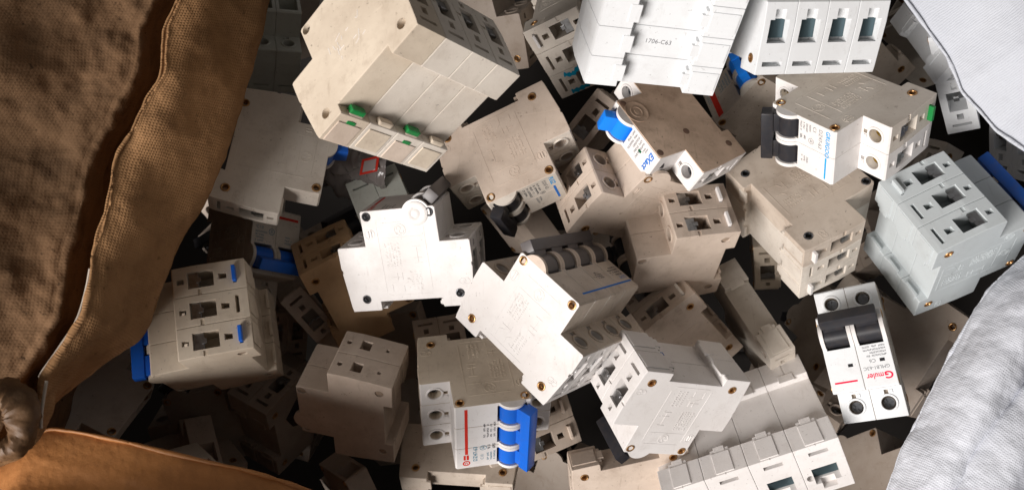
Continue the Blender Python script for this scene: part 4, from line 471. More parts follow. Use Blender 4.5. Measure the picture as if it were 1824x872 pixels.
    'wrim': [[(0.4464, 0.0724, 0.2216), (0.4357, 0.0646, 0.218), (0.4251, 0.057, 0.2145), (0.4145, 0.0492, 0.2109), (0.404, 0.0414, 0.2073), (0.3938, 0.0334, 0.2037), (0.3843, 0.0247, 0.1997), (0.3763, 0.015, 0.1952), (0.3686, 0.005, 0.1906), (0.3615, -0.0052, 0.1859), (0.3546, -0.0155, 0.1812), (0.3481, -0.0259, 0.1765), (0.3416, -0.0364, 0.1717), (0.3353, -0.0468, 0.1669), (0.3289, -0.0571, 0.1622), (0.3225, -0.0675, 0.1575), (0.3162, -0.0778, 0.1528), (0.3106, -0.0883, 0.148), (0.3052, -0.0989, 0.1432), (0.2999, -0.1095, 0.1384), (0.2946, -0.12, 0.1336), (0.2894, -0.1305, 0.1288), (0.2843, -0.141, 0.1241), (0.2792, -0.1515, 0.1194)], [(0.3167, -0.011, 0.364), (0.3087, -0.0168, 0.3615), (0.3008, -0.0226, 0.3591), (0.2929, -0.0283, 0.3567), (0.2851, -0.0342, 0.3542), (0.2775, -0.0401, 0.3517), (0.2704, -0.0466, 0.349), (0.2644, -0.0539, 0.346), (0.2587, -0.0613, 0.3429), (0.2533, -0.0689, 0.3397), (0.2482, -0.0765, 0.3365), (0.2432, -0.0842, 0.3333), (0.2384, -0.092, 0.3301), (0.2336, -0.0997, 0.3269), (0.2288, -0.1073, 0.3238), (0.224, -0.1149, 0.3206), (0.2193, -0.1225, 0.3175), (0.2151, -0.1303, 0.3143), (0.2111, -0.1381, 0.3111), (0.2071, -0.1458, 0.3079), (0.2031, -0.1536, 0.3048), (0.1992, -0.1613, 0.3016), (0.1954, -0.1689, 0.2985), (0.1915, -0.1766, 0.2954)], [(0.3034, -0.0194, 0.3788), (0.2957, -0.025, 0.3764), (0.288, -0.0305, 0.3741), (0.2804, -0.0361, 0.3718), (0.2729, -0.0417, 0.3695), (0.2655, -0.0475, 0.3671), (0.2587, -0.0537, 0.3645), (0.2529, -0.0607, 0.3616), (0.2474, -0.0679, 0.3587), (0.2422, -0.0752, 0.3557), (0.2372, -0.0826, 0.3526), (0.2324, -0.09, 0.3496), (0.2278, -0.0975, 0.3466), (0.2231, -0.1049, 0.3435), (0.2185, -0.1123, 0.3405), (0.2139, -0.1196, 0.3375), (0.2094, -0.1269, 0.3346), (0.2053, -0.1344, 0.3316), (0.2014, -0.1419, 0.3285), (0.1976, -0.1494, 0.3255), (0.1937, -0.1568, 0.3225), (0.19, -0.1642, 0.3195), (0.1863, -0.1716, 0.3166), (0.1826, -0.179, 0.3137)], [(0.3007, -0.0265, 0.3862), (0.2931, -0.0319, 0.384), (0.2856, -0.0373, 0.3817), (0.2782, -0.0428, 0.3795), (0.2708, -0.0483, 0.3772), (0.2636, -0.0539, 0.3749), (0.2569, -0.0601, 0.3724), (0.2512, -0.0669, 0.3696), (0.2458, -0.0739, 0.3668), (0.2407, -0.0811, 0.3638), (0.2358, -0.0883, 0.3609), (0.2311, -0.0955, 0.358), (0.2266, -0.1028, 0.355), (0.222, -0.1101, 0.3521), (0.2175, -0.1173, 0.3492), (0.213, -0.1244, 0.3463), (0.2085, -0.1316, 0.3434), (0.2045, -0.1389, 0.3405), (0.2007, -0.1462, 0.3376), (0.1969, -0.1535, 0.3347), (0.1931, -0.1608, 0.3318), (0.1894, -0.168, 0.3289), (0.1858, -0.1752, 0.3261), (0.1821, -0.1824, 0.3232)], [(0.2999, -0.0393, 0.3973), (0.2926, -0.0446, 0.3952), (0.2853, -0.0498, 0.393), (0.2781, -0.055, 0.3909), (0.2709, -0.0603, 0.3888), (0.264, -0.0658, 0.3866), (0.2575, -0.0717, 0.3842), (0.252, -0.0783, 0.3815), (0.2467, -0.085, 0.3788), (0.2418, -0.0919, 0.3761), (0.237, -0.0988, 0.3733), (0.2325, -0.1058, 0.3705), (0.228, -0.1128, 0.3677), (0.2236, -0.1198, 0.3649), (0.2192, -0.1267, 0.3622), (0.2148, -0.1336, 0.3595), (0.2104, -0.1405, 0.3568), (0.2065, -0.1475, 0.354), (0.2028, -0.1546, 0.3512), (0.1991, -0.1616, 0.3485), (0.1955, -0.1685, 0.3458), (0.1919, -0.1755, 0.3431), (0.1883, -0.1824, 0.3404), (0.1848, -0.1893, 0.3377)], [(0.3054, -0.049, 0.4009), (0.2982, -0.0542, 0.3988), (0.291, -0.0593, 0.3968), (0.2839, -0.0645, 0.3947), (0.2769, -0.0696, 0.3926), (0.27, -0.075, 0.3905), (0.2636, -0.0807, 0.3882), (0.2582, -0.0872, 0.3856), (0.253, -0.0938, 0.383), (0.2481, -0.1005, 0.3803), (0.2434, -0.1073, 0.3776), (0.2389, -0.1142, 0.3749), (0.2345, -0.121, 0.3722), (0.2301, -0.1279, 0.3695), (0.2258, -0.1347, 0.3669), (0.2214, -0.1414, 0.3642), (0.2171, -0.1481, 0.3616), (0.2132, -0.155, 0.3589), (0.2096, -0.1619, 0.3562), (0.2059, -0.1687, 0.3536), (0.2023, -0.1756, 0.351), (0.1987, -0.1824, 0.3483), (0.1952, -0.1891, 0.3457), (0.1917, -0.1959, 0.3432)], [(0.323, -0.0511, 0.3905), (0.3156, -0.0563, 0.3884), (0.3083, -0.0615, 0.3863), (0.3011, -0.0667, 0.3842), (0.2939, -0.072, 0.382), (0.2869, -0.0774, 0.3798), (0.2803, -0.0833, 0.3775), (0.2748, -0.0899, 0.3748), (0.2694, -0.0966, 0.3722), (0.2644, -0.1034, 0.3694), (0.2596, -0.1103, 0.3667), (0.255, -0.1173, 0.3639), (0.2505, -0.1243, 0.3611), (0.246, -0.1312, 0.3584), (0.2415, -0.1381, 0.3556), (0.2371, -0.145, 0.3529), (0.2327, -0.1518, 0.3502), (0.2287, -0.1588, 0.3475), (0.2249, -0.1658, 0.3447), (0.2212, -0.1728, 0.342), (0.2175, -0.1797, 0.3393), (0.2138, -0.1867, 0.3366), (0.2102, -0.1935, 0.334), (0.2066, -0.2004, 0.3313)], [(0.3501, -0.0447, 0.3676), (0.3424, -0.0502, 0.3653), (0.3347, -0.0557, 0.3631), (0.327, -0.0612, 0.3608), (0.3194, -0.0668, 0.3585), (0.3121, -0.0724, 0.3562), (0.3051, -0.0786, 0.3536), (0.2993, -0.0855, 0.3508), (0.2937, -0.0926, 0.3479), (0.2884, -0.0998, 0.345), (0.2834, -0.1071, 0.342), (0.2785, -0.1144, 0.339), (0.2737, -0.1217, 0.336), (0.269, -0.129, 0.3331), (0.2643, -0.1363, 0.3301), (0.2596, -0.1435, 0.3272), (0.2549, -0.1507, 0.3243), (0.2508, -0.1581, 0.3213), (0.2468, -0.1655, 0.3184), (0.2428, -0.1728, 0.3154), (0.2389, -0.1802, 0.3125), (0.2351, -0.1875, 0.3096), (0.2312, -0.1947, 0.3067), (0.2274, -0.202, 0.3038)], [(0.3831, -0.0311, 0.335), (0.3748, -0.037, 0.3325), (0.3665, -0.0429, 0.33), (0.3583, -0.0488, 0.3275), (0.3502, -0.0548, 0.325), (0.3422, -0.0609, 0.3224), (0.3348, -0.0675, 0.3196), (0.3285, -0.075, 0.3165), (0.3225, -0.0825, 0.3133), (0.3168, -0.0903, 0.31), (0.3114, -0.0981, 0.3067), (0.3062, -0.106, 0.3034), (0.3011, -0.1139, 0.3001), (0.296, -0.1218, 0.2968), (0.291, -0.1297, 0.2935), (0.2859, -0.1375, 0.2903), (0.2809, -0.1452, 0.2871), (0.2764, -0.1532, 0.2838), (0.2722, -0.1612, 0.2805), (0.2679, -0.1691, 0.2772), (0.2637, -0.177, 0.2739), (0.2596, -0.1849, 0.2707), (0.2555, -0.1928, 0.2674), (0.2514, -0.2006, 0.2642)]],
    'wfold': [[(0.3263, -0.0672, 0.3237), (0.3208, -0.0728, 0.3213), (0.3153, -0.0784, 0.319), (0.3098, -0.084, 0.3166), (0.3043, -0.0894, 0.3143), (0.2985, -0.0947, 0.3121), (0.2928, -0.1, 0.3099), (0.2871, -0.1053, 0.3077), (0.2815, -0.1106, 0.3055), (0.2761, -0.116, 0.3032), (0.2706, -0.1214, 0.301), (0.2655, -0.1269, 0.2987), (0.2612, -0.133, 0.2961), (0.2569, -0.1391, 0.2936), (0.2526, -0.1451, 0.2911), (0.2487, -0.1513, 0.2886), (0.245, -0.1575, 0.286), (0.2414, -0.1638, 0.2834), (0.2378, -0.17, 0.2808), (0.2342, -0.1762, 0.2783)], [(0.2899, -0.0829, 0.3666), (0.2849, -0.088, 0.3645), (0.2799, -0.0931, 0.3624), (0.2749, -0.0982, 0.3604), (0.2699, -0.1031, 0.3584), (0.2647, -0.1079, 0.3565), (0.2595, -0.1127, 0.3545), (0.2543, -0.1175, 0.3526), (0.2492, -0.1223, 0.3507), (0.2443, -0.1272, 0.3487), (0.2393, -0.1321, 0.3468), (0.2347, -0.1371, 0.3448), (0.2307, -0.1426, 0.3426), (0.2268, -0.1481, 0.3404), (0.223, -0.1536, 0.3382), (0.2194, -0.1591, 0.336), (0.216, -0.1648, 0.3338), (0.2127, -0.1705, 0.3315), (0.2094, -0.1761, 0.3293), (0.2061, -0.1817, 0.3271)], [(0.2798, -0.0876, 0.3789), (0.2749, -0.0926, 0.3769), (0.27, -0.0975, 0.3749), (0.2652, -0.1024, 0.373), (0.2603, -0.1072, 0.371), (0.2552, -0.1119, 0.3692), (0.2502, -0.1165, 0.3673), (0.2452, -0.1212, 0.3655), (0.2402, -0.1258, 0.3636), (0.2354, -0.1306, 0.3618), (0.2306, -0.1353, 0.3599), (0.2261, -0.1402, 0.358), (0.2223, -0.1456, 0.3559), (0.2185, -0.1509, 0.3538), (0.2147, -0.1562, 0.3517), (0.2112, -0.1616, 0.3496), (0.208, -0.1671, 0.3475), (0.2048, -0.1725, 0.3453), (0.2016, -0.178, 0.3432), (0.1984, -0.1834, 0.3411)], [(0.2781, -0.0927, 0.3851), (0.2733, -0.0976, 0.3832), (0.2686, -0.1024, 0.3813), (0.2638, -0.1073, 0.3794), (0.259, -0.112, 0.3775), (0.254, -0.1165, 0.3757), (0.249, -0.1211, 0.3739), (0.2441, -0.1256, 0.3722), (0.2392, -0.1302, 0.3704), (0.2345, -0.1349, 0.3685), (0.2298, -0.1395, 0.3667), (0.2254, -0.1443, 0.3648), (0.2216, -0.1496, 0.3628), (0.2179, -0.1548, 0.3608), (0.2142, -0.16, 0.3588), (0.2107, -0.1652, 0.3567), (0.2075, -0.1706, 0.3547), (0.2044, -0.176, 0.3526), (0.2012, -0.1813, 0.3505), (0.1981, -0.1866, 0.3485)], [(0.285, -0.1035, 0.3882), (0.2803, -0.1082, 0.3863), (0.2756, -0.1129, 0.3845), (0.2709, -0.1176, 0.3826), (0.2661, -0.1223, 0.3808), (0.2612, -0.1267, 0.3791), (0.2563, -0.1312, 0.3774), (0.2515, -0.1356, 0.3756), (0.2467, -0.1401, 0.3739), (0.242, -0.1447, 0.3721), (0.2374, -0.1492, 0.3704), (0.233, -0.1539, 0.3686), (0.2293, -0.159, 0.3666), (0.2256, -0.1641, 0.3646), (0.2219, -0.1691, 0.3627), (0.2185, -0.1743, 0.3607), (0.2153, -0.1796, 0.3587), (0.2122, -0.1848, 0.3567), (0.2091, -0.19, 0.3548), (0.2059, -0.1952, 0.3528)], [(0.3017, -0.1091, 0.3803), (0.2969, -0.1139, 0.3784), (0.2921, -0.1186, 0.3766), (0.2874, -0.1234, 0.3747), (0.2825, -0.128, 0.3729), (0.2775, -0.1325, 0.3711), (0.2726, -0.137, 0.3694), (0.2676, -0.1415, 0.3676), (0.2628, -0.146, 0.3659), (0.258, -0.1506, 0.3641), (0.2533, -0.1551, 0.3623), (0.2489, -0.1599, 0.3605), (0.2451, -0.165, 0.3585), (0.2413, -0.1701, 0.3565), (0.2376, -0.1752, 0.3546), (0.2341, -0.1804, 0.3526), (0.2309, -0.1857, 0.3505), (0.2277, -0.191, 0.3485), (0.2245, -0.1962, 0.3465), (0.2214, -0.2015, 0.3445)], [(0.3144, -0.1213, 0.3825), (0.3097, -0.1259, 0.3807), (0.3049, -0.1306, 0.3789), (0.3002, -0.1352, 0.3771), (0.2954, -0.1398, 0.3753), (0.2905, -0.1442, 0.3736), (0.2856, -0.1485, 0.372), (0.2807, -0.1529, 0.3703), (0.2759, -0.1573, 0.3686), (0.2712, -0.1618, 0.3669), (0.2666, -0.1663, 0.3651), (0.2621, -0.1709, 0.3634), (0.2584, -0.1759, 0.3615), (0.2547, -0.1809, 0.3596), (0.251, -0.1859, 0.3577), (0.2475, -0.1909, 0.3557), (0.2443, -0.1961, 0.3538), (0.2411, -0.2012, 0.3519), (0.2379, -0.2064, 0.3499), (0.2348, -0.2114, 0.348)], [(0.3269, -0.144, 0.3948), (0.3223, -0.1484, 0.3931), (0.3178, -0.1528, 0.3915), (0.3132, -0.1571, 0.3899), (0.3086, -0.1614, 0.3883), (0.3039, -0.1655, 0.3867), (0.2992, -0.1696, 0.3852), (0.2945, -0.1737, 0.3837), (0.2899, -0.1778, 0.3821), (0.2854, -0.182, 0.3806), (0.2809, -0.1862, 0.379), (0.2766, -0.1905, 0.3774), (0.273, -0.1952, 0.3757), (0.2694, -0.1999, 0.374), (0.2658, -0.2046, 0.3723), (0.2624, -0.2093, 0.3705), (0.2593, -0.2141, 0.3688), (0.2562, -0.2189, 0.367), (0.2531, -0.2237, 0.3653), (0.25, -0.2285, 0.3636)]],
    'bag': [[(-0.1487, 0.1315, 0.2943), (-0.1413, 0.129, 0.2931), (-0.1338, 0.1264, 0.292), (-0.1261, 0.1251, 0.2914), (-0.1182, 0.1242, 0.291), (-0.1105, 0.1228, 0.2903), (-0.1028, 0.1211, 0.2895), (-0.0951, 0.1193, 0.2888)], [(-0.1336, 0.0892, 0.3218), (-0.1267, 0.0868, 0.3208), (-0.1198, 0.0844, 0.3197), (-0.1126, 0.0832, 0.3192), (-0.1054, 0.0824, 0.3188), (-0.0982, 0.0811, 0.3182), (-0.0911, 0.0795, 0.3175), (-0.084, 0.0779, 0.3168)], [(-0.1286, 0.0688, 0.3331), (-0.122, 0.0665, 0.3321), (-0.1154, 0.0642, 0.3311), (-0.1085, 0.0631, 0.3306), (-0.1015, 0.0622, 0.3303), (-0.0946, 0.0609, 0.3297), (-0.0878, 0.0594, 0.329), (-0.0809, 0.0579, 0.3283)], [(-0.1311, 0.0636, 0.3186), (-0.1243, 0.0613, 0.3176), (-0.1176, 0.0589, 0.3165), (-0.1106, 0.0578, 0.316), (-0.1035, 0.0569, 0.3156), (-0.0964, 0.0556, 0.3151), (-0.0895, 0.0541, 0.3144), (-0.0825, 0.0525, 0.3137)], [(-0.1397, 0.0722, 0.2831), (-0.1325, 0.0697, 0.282), (-0.1253, 0.0672, 0.2809), (-0.1178, 0.066, 0.2803), (-0.1103, 0.0651, 0.28), (-0.1028, 0.0637, 0.2793), (-0.0953, 0.0621, 0.2786), (-0.0879, 0.0605, 0.2778)]],
    'sticker': [(-0.097, 0.0578, 0.3303), (-0.0858, 0.06, 0.3316), (-0.0864, 0.0483, 0.3306), (-0.0979, 0.0461, 0.3293)],
}
# ------------------------------------------------------------------ the sack, its lining and the floor it stands on
def catmull(pts, n):
    out = []; m = len(pts)
    for i in range(m - 1):
        p0, p1, p2, p3 = (Vector(pts[max(0, i - 1)]), Vector(pts[i]), Vector(pts[i + 1]), Vector(pts[min(m - 1, i + 2)]))
        for k in range(n):
            t = k / n
            out.append(.5 * ((2 * p1) + (p2 - p0) * t + (2 * p0 - 5 * p1 + 4 * p2 - p3) * t * t + (3 * p1 - p0 - 3 * p2 + p3) * t ** 3))
    out.append(Vector(pts[-1])); return out
def resample(pts, n):
    L = [0]
    for a, b in zip(pts, pts[1:]): L.append(L[-1] + (b - a).length)
    out = []; j = 0
    for i in range(n):
        s = L[-1] * i / (n - 1)
        while j < len(L) - 2 and L[j + 1] < s: j += 1
        f = (s - L[j]) / max(1e-9, L[j + 1] - L[j]); out.append(pts[j].lerp(pts[j + 1], min(1, max(0, f))))
    return out
from mathutils import noise as mnoise
def cloth(name, rails, mat, parent=None, along=150, across=9, amp=.0016, freq=38, seed=0, thick=.0012, tight=()):
    """woven sheet lofted through rails; wrinkled by noise; given real thickness"""
    R = [resample(catmull(r, 12), along) for r in rails]
    cols = [catmull([R[k][i] for k in range(len(R))], across) for i in range(along)]
    nv = len(cols[0]); verts = []
    off = Vector((seed * 3.1, seed * 1.7, 0))
    for i in range(along):
        for j in range(nv):
            p = cols[i][j]
            a = cols[min(along - 1, i + 1)][j] - cols[max(0, i - 1)][j]; b = cols[i][min(nv - 1, j + 1)] - cols[i][max(0, j - 1)]
            nn = a.cross(b); nn = nn.normalized() if nn.length > 1e-12 else Vector((0, 0, 1))
            d = mnoise.fractal(p * freq + off, 1.0, 2.1, 4) * amp + (abs(mnoise.noise(p * freq * .45 + off * 2)) - .2) * amp * 1.6
            verts.append(p + nn * d)
    faces = [(i * nv + j, (i + 1) * nv + j, (i + 1) * nv + j + 1, i * nv + j + 1) for i in range(along - 1) for j in range(nv - 1)]
    me = bpy.data.meshes.new(name); me.from_pydata([tuple(v) for v in verts], [], faces)
    uv = me.uv_layers.new(name='UVMap')
    U = [0] * along; V = [[0] * nv for _ in range(along)]
    mid = nv // 2
    for i in range(1, along): U[i] = U[i - 1] + (cols[i][mid] - cols[i - 1][mid]).length
    for i in range(along):
        for j in range(1, nv): V[i][j] = V[i][j - 1] + (cols[i][j] - cols[i][j - 1]).length
    for lp in me.loops:
        i, j = divmod(lp.vertex_index, nv); uv.data[lp.index].uv = (U[i], V[i][j])
    me.polygons.foreach_set('use_smooth', [True] * len(me.polygons))
    o = obj(name, me, mat, parent)
    s = o.modifiers.new('solid', 'SOLIDIFY'); s.thickness = thick; s.offset = 0
    return o
def woven(name, c1, c2, pitch, rough=.6, bump=.6, stain=(.1, .06, .03), sa=.5, spec=.35, fleck=.0, aniso=1.0):
    m, N, L, P = nmat(name)
    uv = N.new('ShaderNodeUVMap').outputs[0]; g = N.new('ShaderNodeNewGeometry').outputs['Position']
    wob = N.new('ShaderNodeTexNoise'); wob.inputs['Scale'].default_value = 60; L.new(g, wob.inputs['Vector'])
    ad = N.new('ShaderNodeVectorMath'); ad.operation = 'MULTIPLY_ADD'; L.new(wob.outputs['Color'], ad.inputs[0]); ad.inputs[1].default_value = (.0035,) * 3; L.new(uv, ad.inputs[2])
    ws = []
    for d, k in (('X', 1.0), ('Y', aniso)):
        w = N.new('ShaderNodeTexWave'); w.wave_type = 'BANDS'; w.bands_direction = d; w.inputs['Scale'].default_value = .314 / pitch * k
        w.inputs['Distortion'].default_value = 1.6; w.inputs['Detail'].default_value = 2; w.inputs['Detail Scale'].default_value = 1.2; L.new(ad.outputs[0], w.inputs['Vector']); ws.append(w.outputs['Fac'])
    wv = mul(N, L, ws[0], ws[1])
    big = ramp(N, L, noise(N, L, g, 14, 6, .6), .35, .72); fine = noise(N, L, g, 420, 3)
    patch = ramp(N, L, noise(N, L, g, 45, 5, .65), .48, .75)
    c = mixc(N, L, big, c1, c2); c = mixc(N, L, mul(N, L, patch, sa), c, stain)
    spk = ramp(N, L, noise(N, L, g, 330, 2), .66, .76); c = mixc(N, L, mul(N, L, spk, fleck), c, stain)
    L.new(c, P.inputs['Base Color']); P.inputs['Roughness'].default_value = rough; P.inputs['Specular IOR Level'].default_value = spec
    b1 = N.new('ShaderNodeBump'); b1.inputs['Strength'].default_value = bump; b1.inputs['Distance'].default_value = pitch * .45; L.new(wv, b1.inputs['Height'])
    b2 = N.new('ShaderNodeBump'); b2.inputs['Strength'].default_value = .45; b2.inputs['Distance'].default_value = .0012; L.new(noise(N, L, g, 160, 5, .65), b2.inputs['Height']); L.new(b1.outputs[0], b2.inputs['Normal'])
    L.new(b2.outputs[0], P.inputs['Normal']); return m
M_brown = woven('brown_woven_polypropylene', (.34, .185, .085), (.25, .135, .062), .0014, .8, .42, (.075, .038, .018), .5, fleck=.5, spec=.1)
M_brown2 = woven('brown_woven_outer', (.225, .13, .07), (.155, .092, .05), .0017, .85, .14, (.055, .032, .018), .75, fleck=.8, spec=.08)
M_white = woven('white_woven_polypropylene', (.66, .68, .735), (.59, .61, .665), .0012, .6, .30, (.35, .35, .37), .25, spec=.45)
M_white2 = woven('white_woven_fine', (.50, .52, .565), (.44, .46, .505), .0013, .6, .4, (.40, .40, .42), .2, spec=.45, aniso=2.2)
M_orange = woven('orange_brown_paper', (.46, .20, .065), (.36, .155, .055), .006, .5, .06, (.16, .07, .03), .5, fleck=.15)
def struct(name, me, mat):
    o = obj(name, me, mat); o['kind'] = 'structure'; return o
bm = bmesh.new(); bm.faces.new([bm.verts.new(p) for p in ((-3000,-3000,0),(3000,-3000,0),(3000,3000,0),(-3000,3000,0))])
struct('floor', finish(bm, 'floor'), plastic('concrete_floor', (.22, .21, .20), .5, (.12, .11, .1), .8))
def root(name, loc, label, cat, group=None):
    o = bpy.data.objects.new(name, None); COL.objects.link(o); o.location = loc; o['label'] = label; o['category'] = cat
    if group: o['group'] = group
    o.empty_display_size = .05; return o
def child_of(o, par):
    o.parent = par; o.matrix_parent_inverse = Matrix.Translation(-par.location); return o
sack = root('brown_sack', (0, .02, 0), 'brown woven plastic sack with its rim folded down along the left', 'sack')
# lining: the buried wall of the sack round the heap, coloured near black for the gaps' shade
def ring_pts(z, rx, ry, cy, n=40, jit=0):
    return [(rx * math.cos(2 * math.pi * i / n) * (1 + jit * math.sin(5 * i)), cy + ry * math.sin(2 * math.pi * i / n) * (1 + jit * math.cos(3 * i)), z) for i in range(n + 1)]
child_of(cloth('sack_wall', [ring_pts(.004, .02, .02, .06), ring_pts(.006, .36, .30, .06), ring_pts(.05, .44, .36, .06, jit=.01), ring_pts(.16, .46, .385, .06, jit=.02), ring_pts(.25, .455, .385, .06, jit=.02), [(x, y, .262 + .12 * max(0, (y - .06) / .4)) for x, y, z in ring_pts(.3, .46, .40, .06, jit=.02)]], simple('shade_lining', (.05, .045, .042), .9, spec=.1), None, 180, 6, .004, 14, 3), sack)
child_of(cloth('folded_rim', RAIL['rim'], M_brown, None, 260, 14, .0013, 45, 1), sack)
child_of(cloth('outer_face', RAIL['outer'], M_brown2, None, 240, 14, .0020, 55, 2), sack)
def tube(name, pts, r, mat, par, seg=8, n=10):
    ps = catmull(pts, n); bm = bmesh.new(); prev = None
    for i, p in enumerate(ps):
        d = (ps[min(len(ps) - 1, i + 1)] - ps[max(0, i - 1)]).normalized(); u = d.cross(Vector((.3, .5, .8))).normalized(); v = d.cross(u)
        ring = [bm.verts.new((p + (u * math.cos(a) + v * math.sin(a)) * (r(i / len(ps)) if callable(r) else r)) / MM) for a in [2 * math.pi * k / seg for k in range(seg)]]
        if prev:
            for k in range(seg): bm.faces.new((prev[k], prev[(k + 1) % seg], ring[(k + 1) % seg], ring[k]))
        prev = ring
    return child_of(obj(name, finish(bm, name, True), mat), par)
M_thread = simple('pale_thread', (.42, .36, .30), .7)
tube('loose_thread', RAIL['thread1'], .0006, M_thread, sack); tube('loose_thread', RAIL['thread2'], .0007, M_thread, sack)
# the bunched corner: a rolled, crumpled ring of sacking
kr = Vector(RAIL['knot'][0]); kx = (Vector(RAIL['knot'][1]) - kr); ky = (Vector(RAIL['knot'][2]) - kr); kn = kx.cross(ky).normalized()
bm = bmesh.new(); nr, ns = 64, 20; grid = []
for i in range(nr):
    a = 2 * math.pi * i / nr; row = []
    c = kr + kx * math.cos(a) + ky * math.sin(a); out = (kx * math.cos(a) + ky * math.sin(a)).normalized()
    for j in range(ns):
        b = 2 * math.pi * j / ns; rr = .0056 * (1 + .05 * math.sin(23 * a + 3 * b) + .10 * math.sin(3 * b + 2 * a) + .07 * math.sin(5 * a + b) + .05 * math.sin(11 * a - 2 * b)) * (1 + .3 * math.sin(a + 1))
        row.append(bm.verts.new((c + (out * math.cos(b) + kn * math.sin(b)) * rr) / MM))
    grid.append(row)
for i in range(nr):
    for j in range(ns): bm.faces.new((grid[i][j], grid[(i + 1) % nr][j], grid[(i + 1) % nr][(j + 1) % ns], grid[i][(j + 1) % ns]))
child_of(obj('rolled_corner', finish(bm, 'rolled_corner', True), woven('rolled_hem', (.15, .078, .034), (.08, .042, .02), .0016, .55, .45, (.03, .018, .01), .7, spec=.3)), sack)
o = cloth('paper_flap', RAIL['paper'], M_orange, None, 160, 14, .0012, 24, 4)  # unseen lower part is raised to shade the lower left breakers
o['label'] = 'creased orange-brown paper flap across the bottom left corner'; o['category'] = 'paper'
ws = root('white_sack', (.3, .1, 0), 'white woven plastic sack with turned-out rim on the right side', 'sack')
child_of(cloth('upper_flap', RAIL['wtop'], M_white2, None, 200, 16, .0010, 30, 5), ws)
child_of(cloth('rolled_rim', RAIL['wrim'], M_white, None, 220, 14, .0011, 60, 6), ws)
child_of(cloth('rim_fold', RAIL['wfold'], M_white, None, 160, 12, .0014, 50, 7), ws)
# crumpled plastic bag between the breakers, with a red-bordered sticker
def film(name, col):
    m, N, L, P = nmat(name); P.inputs['Base Color'].default_value = (*col, 1); P.inputs['Roughness'].default_value = .16; P.inputs['Alpha'].default_value = .82; P.inputs['Specular IOR Level'].default_value = .7
    return m
pb = root('plastic_bag', RAIL['bag'][2][3], 'crumpled grey see-through plastic bag tucked behind the green-clipped breaker', 'plastic bag')
child_of(cloth('bag_film', RAIL['bag'], film('clear_film', (.20, .175, .165)), None, 90, 12, .007, 55, 8, .0003), pb)
bm = bmesh.new()
q = [Vector(p) / MM for p in RAIL['sticker']]
def quadin(f):
    c = sum(q, Vector()) / 4; return [bm.verts.new(c + (p - c) * f) for p in q]
a, b = quadin(1), quadin(.72)
for i in range(4): bm.faces.new((a[i], a[(i + 1) % 4], b[(i + 1) % 4], b[i]))
child_of(obj('sticker_border', finish(bm, 'sticker_border'), INK['red']), pb)
bm = bmesh.new(); bm.faces.new(quadin(.70)); child_of(obj('sticker_face', finish(bm, 'sticker_face'), simple('sticker_paper', (.35, .30, .29), .5)), pb)

# ------------------------------------------------------------------ the breakers that can be read
G = POSE
def fillers(t, fr, W, z=61.06): pass
def small(t, fr, w_, h_, rows, ink, u, v, seed, cw=.9): put(t, fr, 'small_print', marks_mesh(w_, h_, rows, seed, cw), INK[ink], u, v)
def stripe(t, fr, ink, u0, u1, v0, v1): put(t, fr, 'printed_stripe', rect_mesh(u0, u1, v0, v1), INK[ink], 0, 0)
def ring_logo(t, fr, ink, u, v, r, th=.35):
    bm = bmesh.new(); n = 24
    A = [bm.verts.new((r * math.cos(2 * math.pi * i / n), r * math.sin(2 * math.pi * i / n), 0)) for i in range(n)]
    Bq = [bm.verts.new(((r - th) * math.cos(2 * math.pi * i / n), (r - th) * math.sin(2 * math.pi * i / n), 0)) for i in range(n)]
    for i in range(n): bm.faces.new((A[i], A[(i + 1) % n], Bq[(i + 1) % n], Bq[i]))
    bm.faces.new([bm.verts.new((x * r, y * r, 0)) for x, y in ((-.45, -.35), (.45, -.2), (.45, .05), (-.45, -.1))]); bm.faces.new([bm.verts.new((x * r, y * r, 0)) for x, y in ((-.4, .15), (.4, .3), (.4, .5), (-.4, .35))])
    put(t, fr, 'printed_mark', finish(bm, 'printed_mark'), INK[ink], u, v)

t, fr, W = breaker(G['white4'], 'white four-pole breaker lying on its side in the centre, blue stripe, brass rivets', 'white', toggle=GREYT, tang=58, screws='steel', cheek='pink', face='dusty')  # front faces in browner plastic: dust plus shade put into the colour
for k in (0,): pass
stripe(t, fr, 'blue', 1.5, 60, 55.6, 56.8); small(t, fr, 12, 8, 4, 'dark', 3, 43, 3); small(t, fr, 10, 6, 4, 'dark', 24, 44, 4); txt(t, fr, 'DZ47', 3.2, 'blue', 2, 51.2)

t, fr, W = breaker(G['white2'], 'bright white two-pole breaker with round toggle disc on its side, grey toggle up', 'white', flip=True, toggle=GREYT, tang=48, rivets='steel', cheek='white', emboss=2)
stripe(t, fr, 'red', 14, 33, 56.8, 58.4); txt(t, fr, 'CHNT', 4, 'red', 1.5, 55.6, bold=.12); small(t, fr, 10, 8, 4, 'grey', 3, 43, 5)
bm = bmesh.new(); lathe(bm, (0, 0, 0), 'x', [(7.1, -.2), (7.1, .25), (6.9, .4), (2.9, .4), (2.7, .25), (2.5, .4), (.01, .4)], 40)
obj('toggle_disc', finish(bm, 'toggle_disc', True), PAL['white'], t, T(W - .05, 51, 57.2))

t, fr, W = breaker(G['dusty2'], 'dusty two-pole breaker with moulded side text, black toggle and small blue-printed label facing right', 'pink', flip=True, toggle=BLACK, tang=40, emboss=3, cheek='warm', face='warm')
txt(t, fr, 'PUGZ', 4.0, 'cyan', 2.5, 56.3, bold=.12, shear=.1, xs=.85); stripe(t, fr, 'blue', 14.5, 31, 56.6, 58.0); txt(t, fr, 'DZ47-63', 3.0, 'dark', 3, 52); small(t, fr, 13, 11, 5, 'dark', 3, 39.5, 7); small(t, fr, 7, 4, 2, 'grey', 20, 44, 8); ring_logo(t, fr, 'dark', 16.5, 49.5, 1.6, .3)

